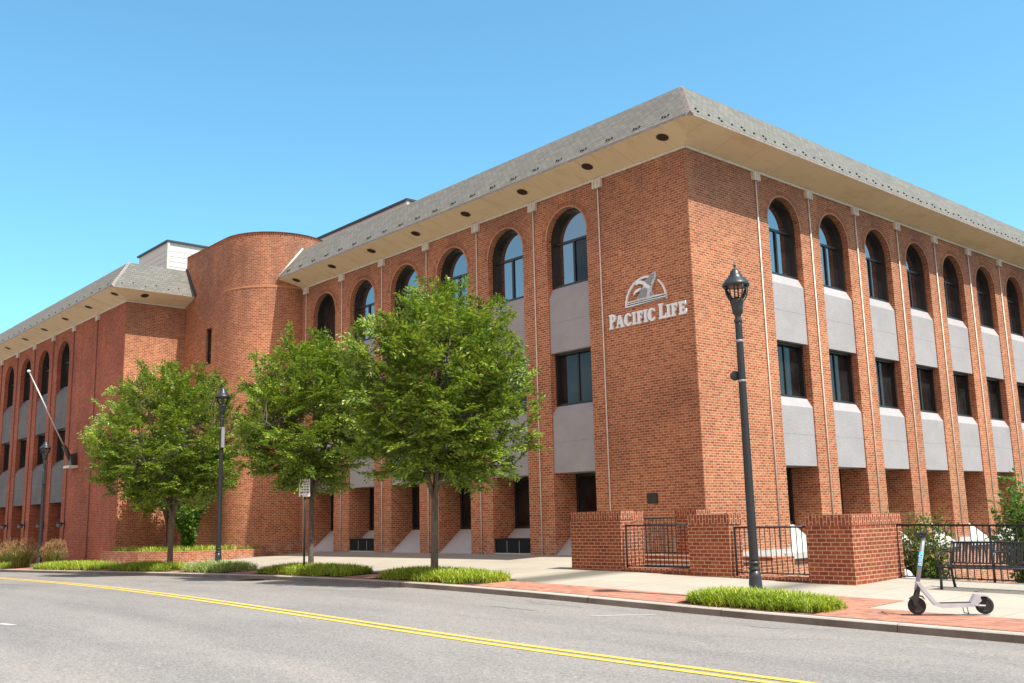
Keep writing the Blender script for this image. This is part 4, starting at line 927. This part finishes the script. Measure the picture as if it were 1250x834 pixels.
g = MB(); g.lathe([(.02, 0), (.34, .06), (.42, .25), (.36, .48), (.18, .62), (.01, .66)], 9); bo = g.build('pale_boulder', M['stone']); bo.location = (5.95, -.75, .35); bo.scale = (.7, .5, 1.1); tag(bo, 'pale grey boulder behind the railing beside the large pillar', 'boulder')
g = MB(); g.box(-.6, .6, -.5, .5, 0, 1.66); bo = g.build('planting_mound', M['soil']); bo.location = (5.95, -.75, -1.32); tag(bo, 'dark planting mound behind the railing', 'mound', kind='structure')

# ------------------------------------------------------------------ parking sign
t = thing('parking_sign', 'white parking sign with a green corner box on a thin dark pole', 'sign', (-7.75, -8.0, 1.06), R(38))
g = MB(); g.tube([(0, 0, -.2), (0, 0, 2.55)], .03, 8); g.build('pole', M['black_metal'], t)
g = MB(); g.box(-.165, .165, -.045, -.035, 2.06, 2.56); pl = g.build('plate', M['white_paint'], t)
g = MB(); g.box(-.16, -.075, -.0475, -.0455, 2.42, 2.58); g.build('corner_box', M['green_paint'], pl)
g = MB(); random.seed(4)
g.box(-.13, -.105, -.0495, -.048, 2.45, 2.55)
g.build('mark', M['white_paint'], pl)
g = MB()
for r_ in range(6):
    z_ = 2.555-r_*.075
    for a, b in ((-.05, .02), (.035, .09), (.1, .14)) if r_ < 2 else ((-.12, -.03), (-.01, .05), (.065, .13)):
        g.box(a+random.uniform(0, .01), b-random.uniform(0, .02), -.0475, -.0455, z_-.016, z_+.016)
g.box(-.11, -.065, -.0475, -.0455, 2.06, 2.105)
g.build('lettering', M['ink'], pl)

# ------------------------------------------------------------------ bench
bn = thing('park_bench', 'black metal strap bench in front of the long railing', 'bench', (8.36, -4.05, walk_z(8.4, -3.8)), 0)
W_, HS, HBk = 1.98, .44, .84
def strap(mb, pts, wd, th=.008):
    """flat strap with width along x centred at pts[i].x"""
    for (xa, ya, za), (xb, yb, zb_) in zip(pts, pts[1:]):
        d = Vector((0, yb-ya, zb_-za)).normalized(); n_ = Vector((0, -d.z, d.y))*th
        p = [(xa-wd/2, ya, za), (xa+wd/2, ya, za), (xb+wd/2, yb, zb_), (xb-wd/2, yb, zb_)]
        mb.hexa([p[0], p[1], p[2], p[3]]+[tuple(Vector(q_)+n_) for q_ in p])
g = MB(); gb = MB(); ns = 32
for i in range(ns):
    x_ = .04+(W_-.08)*i/(ns-1)
    strap(g, [(x_, -.06, HS-.05), (x_, -.03, HS), (x_, .2, HS-.015), (x_, .42, HS-.03)], .038)
    strap(gb, [(x_, .44, HS), (x_, .50, HS+.2), (x_, .56, HBk-.03)], .036)
g.tube([(0, -.055, HS-.05), (W_, -.055, HS-.05)], .016, 6); g.tube([(0, .43, HS-.045), (W_, .43, HS-.045)], .016, 6); g.build('seat', M['black_metal'], bn)
gb.tube([(0, .565, HBk-.02), (W_, .565, HBk-.02)], .02, 6); gb.tube([(0, .45, HS+.01), (W_, .45, HS+.01)], .014, 6); gb.build('backrest', M['black_metal'], bn)
for x_ in (0, W_/2, W_):
    g = MB()
    if x_ != W_/2:
        g.tube([(x_, -.03, 0), (x_, -.01, .2), (x_, -.04, HS-.03)], [.026, .022, .022], 6); g.tube([(x_, .52, 0), (x_, .45, .22), (x_, .43, HS), (x_, .50, HS+.2), (x_, .57, HBk)], [.026, .022, .022, .022, .022], 6)
        g.tube([(x_, -.03, .24), (x_, .2, .17), (x_, .46, .24)], .014, 6); g.tube([(x_, 0, HS-.04), (x_, .2, .2), (x_, .43, HS-.04)], .012, 6)
    g.tube([(x_, -.04, HS-.02), (x_, -.075, HS+.13), (x_, -.04, HS+.2), (x_, .03, HS+.225), (x_, .30, HS+.225), (x_, .51, HS+.2)], .016, 6)
    g.build('armrest' if x_ == W_/2 else 'end_frame', M['black_metal'], bn)

# ------------------------------------------------------------------ scooter (local +x forwards)
fx, fy, rx_, ry_ = 9.64, -7.58, 10.38, -6.99
hd = math.atan2(fy-ry_, fx-rx_); wb = math.hypot(fx-rx_, fy-ry_)
sc = thing('electric_scooter', 'light grey electric scooter with a cyan band on its stem parked on the brick paving', 'scooter', (rx_, ry_, walk_z(rx_, ry_)+.012), hd)
def wheel(x_, r_):
    o = bpy.data.objects.new('wheel', None)
    g = MB(); prof = [(r_-.055, -.03), (r_-.02, -.032), (r_, -.015), (r_, .015), (r_-.02, .032), (r_-.055, .03)]
    g.lathe(prof+[prof[0]], 28); w_ = g.build('wheel', M['rubber'], sc); w_.location = (x_, 0, r_+.002); w_.rotation_euler = (R(90), 0, 0)
    g = MB(); g.lathe([(.001, -.026), (.05, -.028), (.065, -.02), (r_-.056, -.016), (r_-.056, .016), (.065, .02), (.05, .028), (.001, .026)], 24); g.build('hub', M['scooter_grey' if x_ < .5 else 'black_metal'], w_)
rw = .128
wheel(0, rw); wheel(wb, rw)
g = MB()   # deck with rising neck
def plate(prof, y_): g.prism(prof, lambda p, t_: (p[0], t_, p[1]), -y_, y_)
plate([(.16, .115), (.60, .10), (.70, .135), (wb-.05, .40), (wb-.01, .47), (wb-.05, .485), (.695, .205), (.62, .165), (.18, .172)], .078)
g.build('deck', M['scooter_white'], sc)
g = MB(); g.prism([(.2, .1725), (.62, .1665), (.62, .172), (.2, .178)], lambda p, t_: (p[0], t_, p[1]), -.07, .07); g.build('grip_mat', M['rubber'], sc)
g = MB(); g.prism([(.045, .20), (.075, .29), (.135, .29), (.20, .18), (.17, .12), (.12, .13)], lambda p, t_: (p[0], t_, p[1]), -.062, -.04); g.prism([(.045, .20), (.075, .29), (.135, .29), (.20, .18), (.17, .12), (.12, .13)], lambda p, t_: (p[0], t_, p[1]), .04, .062)
g.prism([(-.06, .262), (.02, .287), (.11, .291), (.09, .27), (.02, .27), (-.05, .25)], lambda p, t_: (p[0], t_, p[1]), -.06, .06)
g.tube([(.16, -.055, .135), (0, -.055, rw)], .013, 6); g.tube([(.16, .055, .135), (0, .055, rw)], .013, 6); g.build('rear_fender', M['scooter_white'], sc)
g = MB(); g.tube([(.24, -.03, .12), (.22, -.05, .02), (.2, -.09, .004)], .008, 6); g.tube([(.30, -.03, .12), (.28, -.05, .02), (.2, -.09, .004)], .008, 6); g.build('kickstand', M['pole_silver'], sc)
sb_ = Vector((wb-.02, 0, .36)); stp = Vector((wb-.185, 0, 1.14))
g = MB(); g.tube([sb_, sb_*.85+stp*.15], [.04, .034], 10); g.tube([sb_*.85+stp*.15, stp], .031, 12); sm_ = g.build('stem', M['scooter_grey'], sc)
g = MB(); g.tube([sb_.lerp(stp, .42), sb_.lerp(stp, .71)], .0325, 14); bd = g.build('band', M['cyan'], sm_)
g = MB(); g.prism([(wb-.02, .42), (wb-.06, .36), (wb+.005, rw-.0), (wb+.045, rw+.0), (wb+.075, .25), (wb+.03, .27)], lambda p, t_: (p[0], t_, p[1]), -.055, -.036); g.prism([(wb-.02, .42), (wb-.06, .36), (wb+.005, rw-.0), (wb+.045, rw+.0), (wb+.075, .25), (wb+.03, .27)], lambda p, t_: (p[0], t_, p[1]), .036, .055)
g.prism([(wb-.12, .22), (wb-.09, .275), (wb+.02, .285), (wb+.10, .235), (wb+.085, .22), (wb+.01, .268), (wb-.08, .26)], lambda p, t_: (p[0], t_, p[1]), -.05, .05); g.build('fork', M['black_metal'], sc)
g = MB(); g.tube([stp+Vector((0, -.23, .045)), stp+Vector((.02, -.1, .04)), stp+Vector((.03, 0, .03)), stp+Vector((.02, .1, .04)), stp+Vector((0, .23, .045))], [.017, .014, .02, .014, .017], 8); g.box(stp.x-.03, stp.x+.10, -.045, .045, stp.z-.01, stp.z+.06)
g.tube([stp+Vector((.03, -.12, .03)), stp+Vector((.09, -.2, .015))], .006, 5); g.tube([stp+Vector((.03, .12, .03)), stp+Vector((.09, .2, .015))], .006, 5); g.build('handlebar', M['black_metal'], sc)
# lettering up the band, on the side facing the street
fc = bpy.data.curves.new('lettering', 'FONT'); fc.body = 'BIRD'; fc.size = .085; fc.extrude = .0015; fc.align_x = 'CENTER'; fc.align_y = 'CENTER'
ft = bpy.data.objects.new('lettering', fc); C.objects.link(ft); bpy.context.view_layer.update()
me = bpy.data.meshes.new_from_object(ft.evaluated_get(bpy.context.evaluated_depsgraph_get())); bpy.data.objects.remove(ft)
me.materials.clear(); me.materials.append(M['white_paint']); lt = bpy.data.objects.new('lettering', me); C.objects.link(lt); lt.parent = bd
mid_ = sb_.lerp(stp, .565); dz_ = (stp-sb_).normalized(); nrm_ = Vector((0, 1, 0)); yv = nrm_.cross(dz_)
lt.matrix_local = Matrix(((dz_.x, yv.x, nrm_.x, mid_.x+nrm_.x*.034), (dz_.y, yv.y, nrm_.y, mid_.y+nrm_.y*.034), (dz_.z, yv.z, nrm_.z, mid_.z+nrm_.z*.034), (0, 0, 0, 1)))
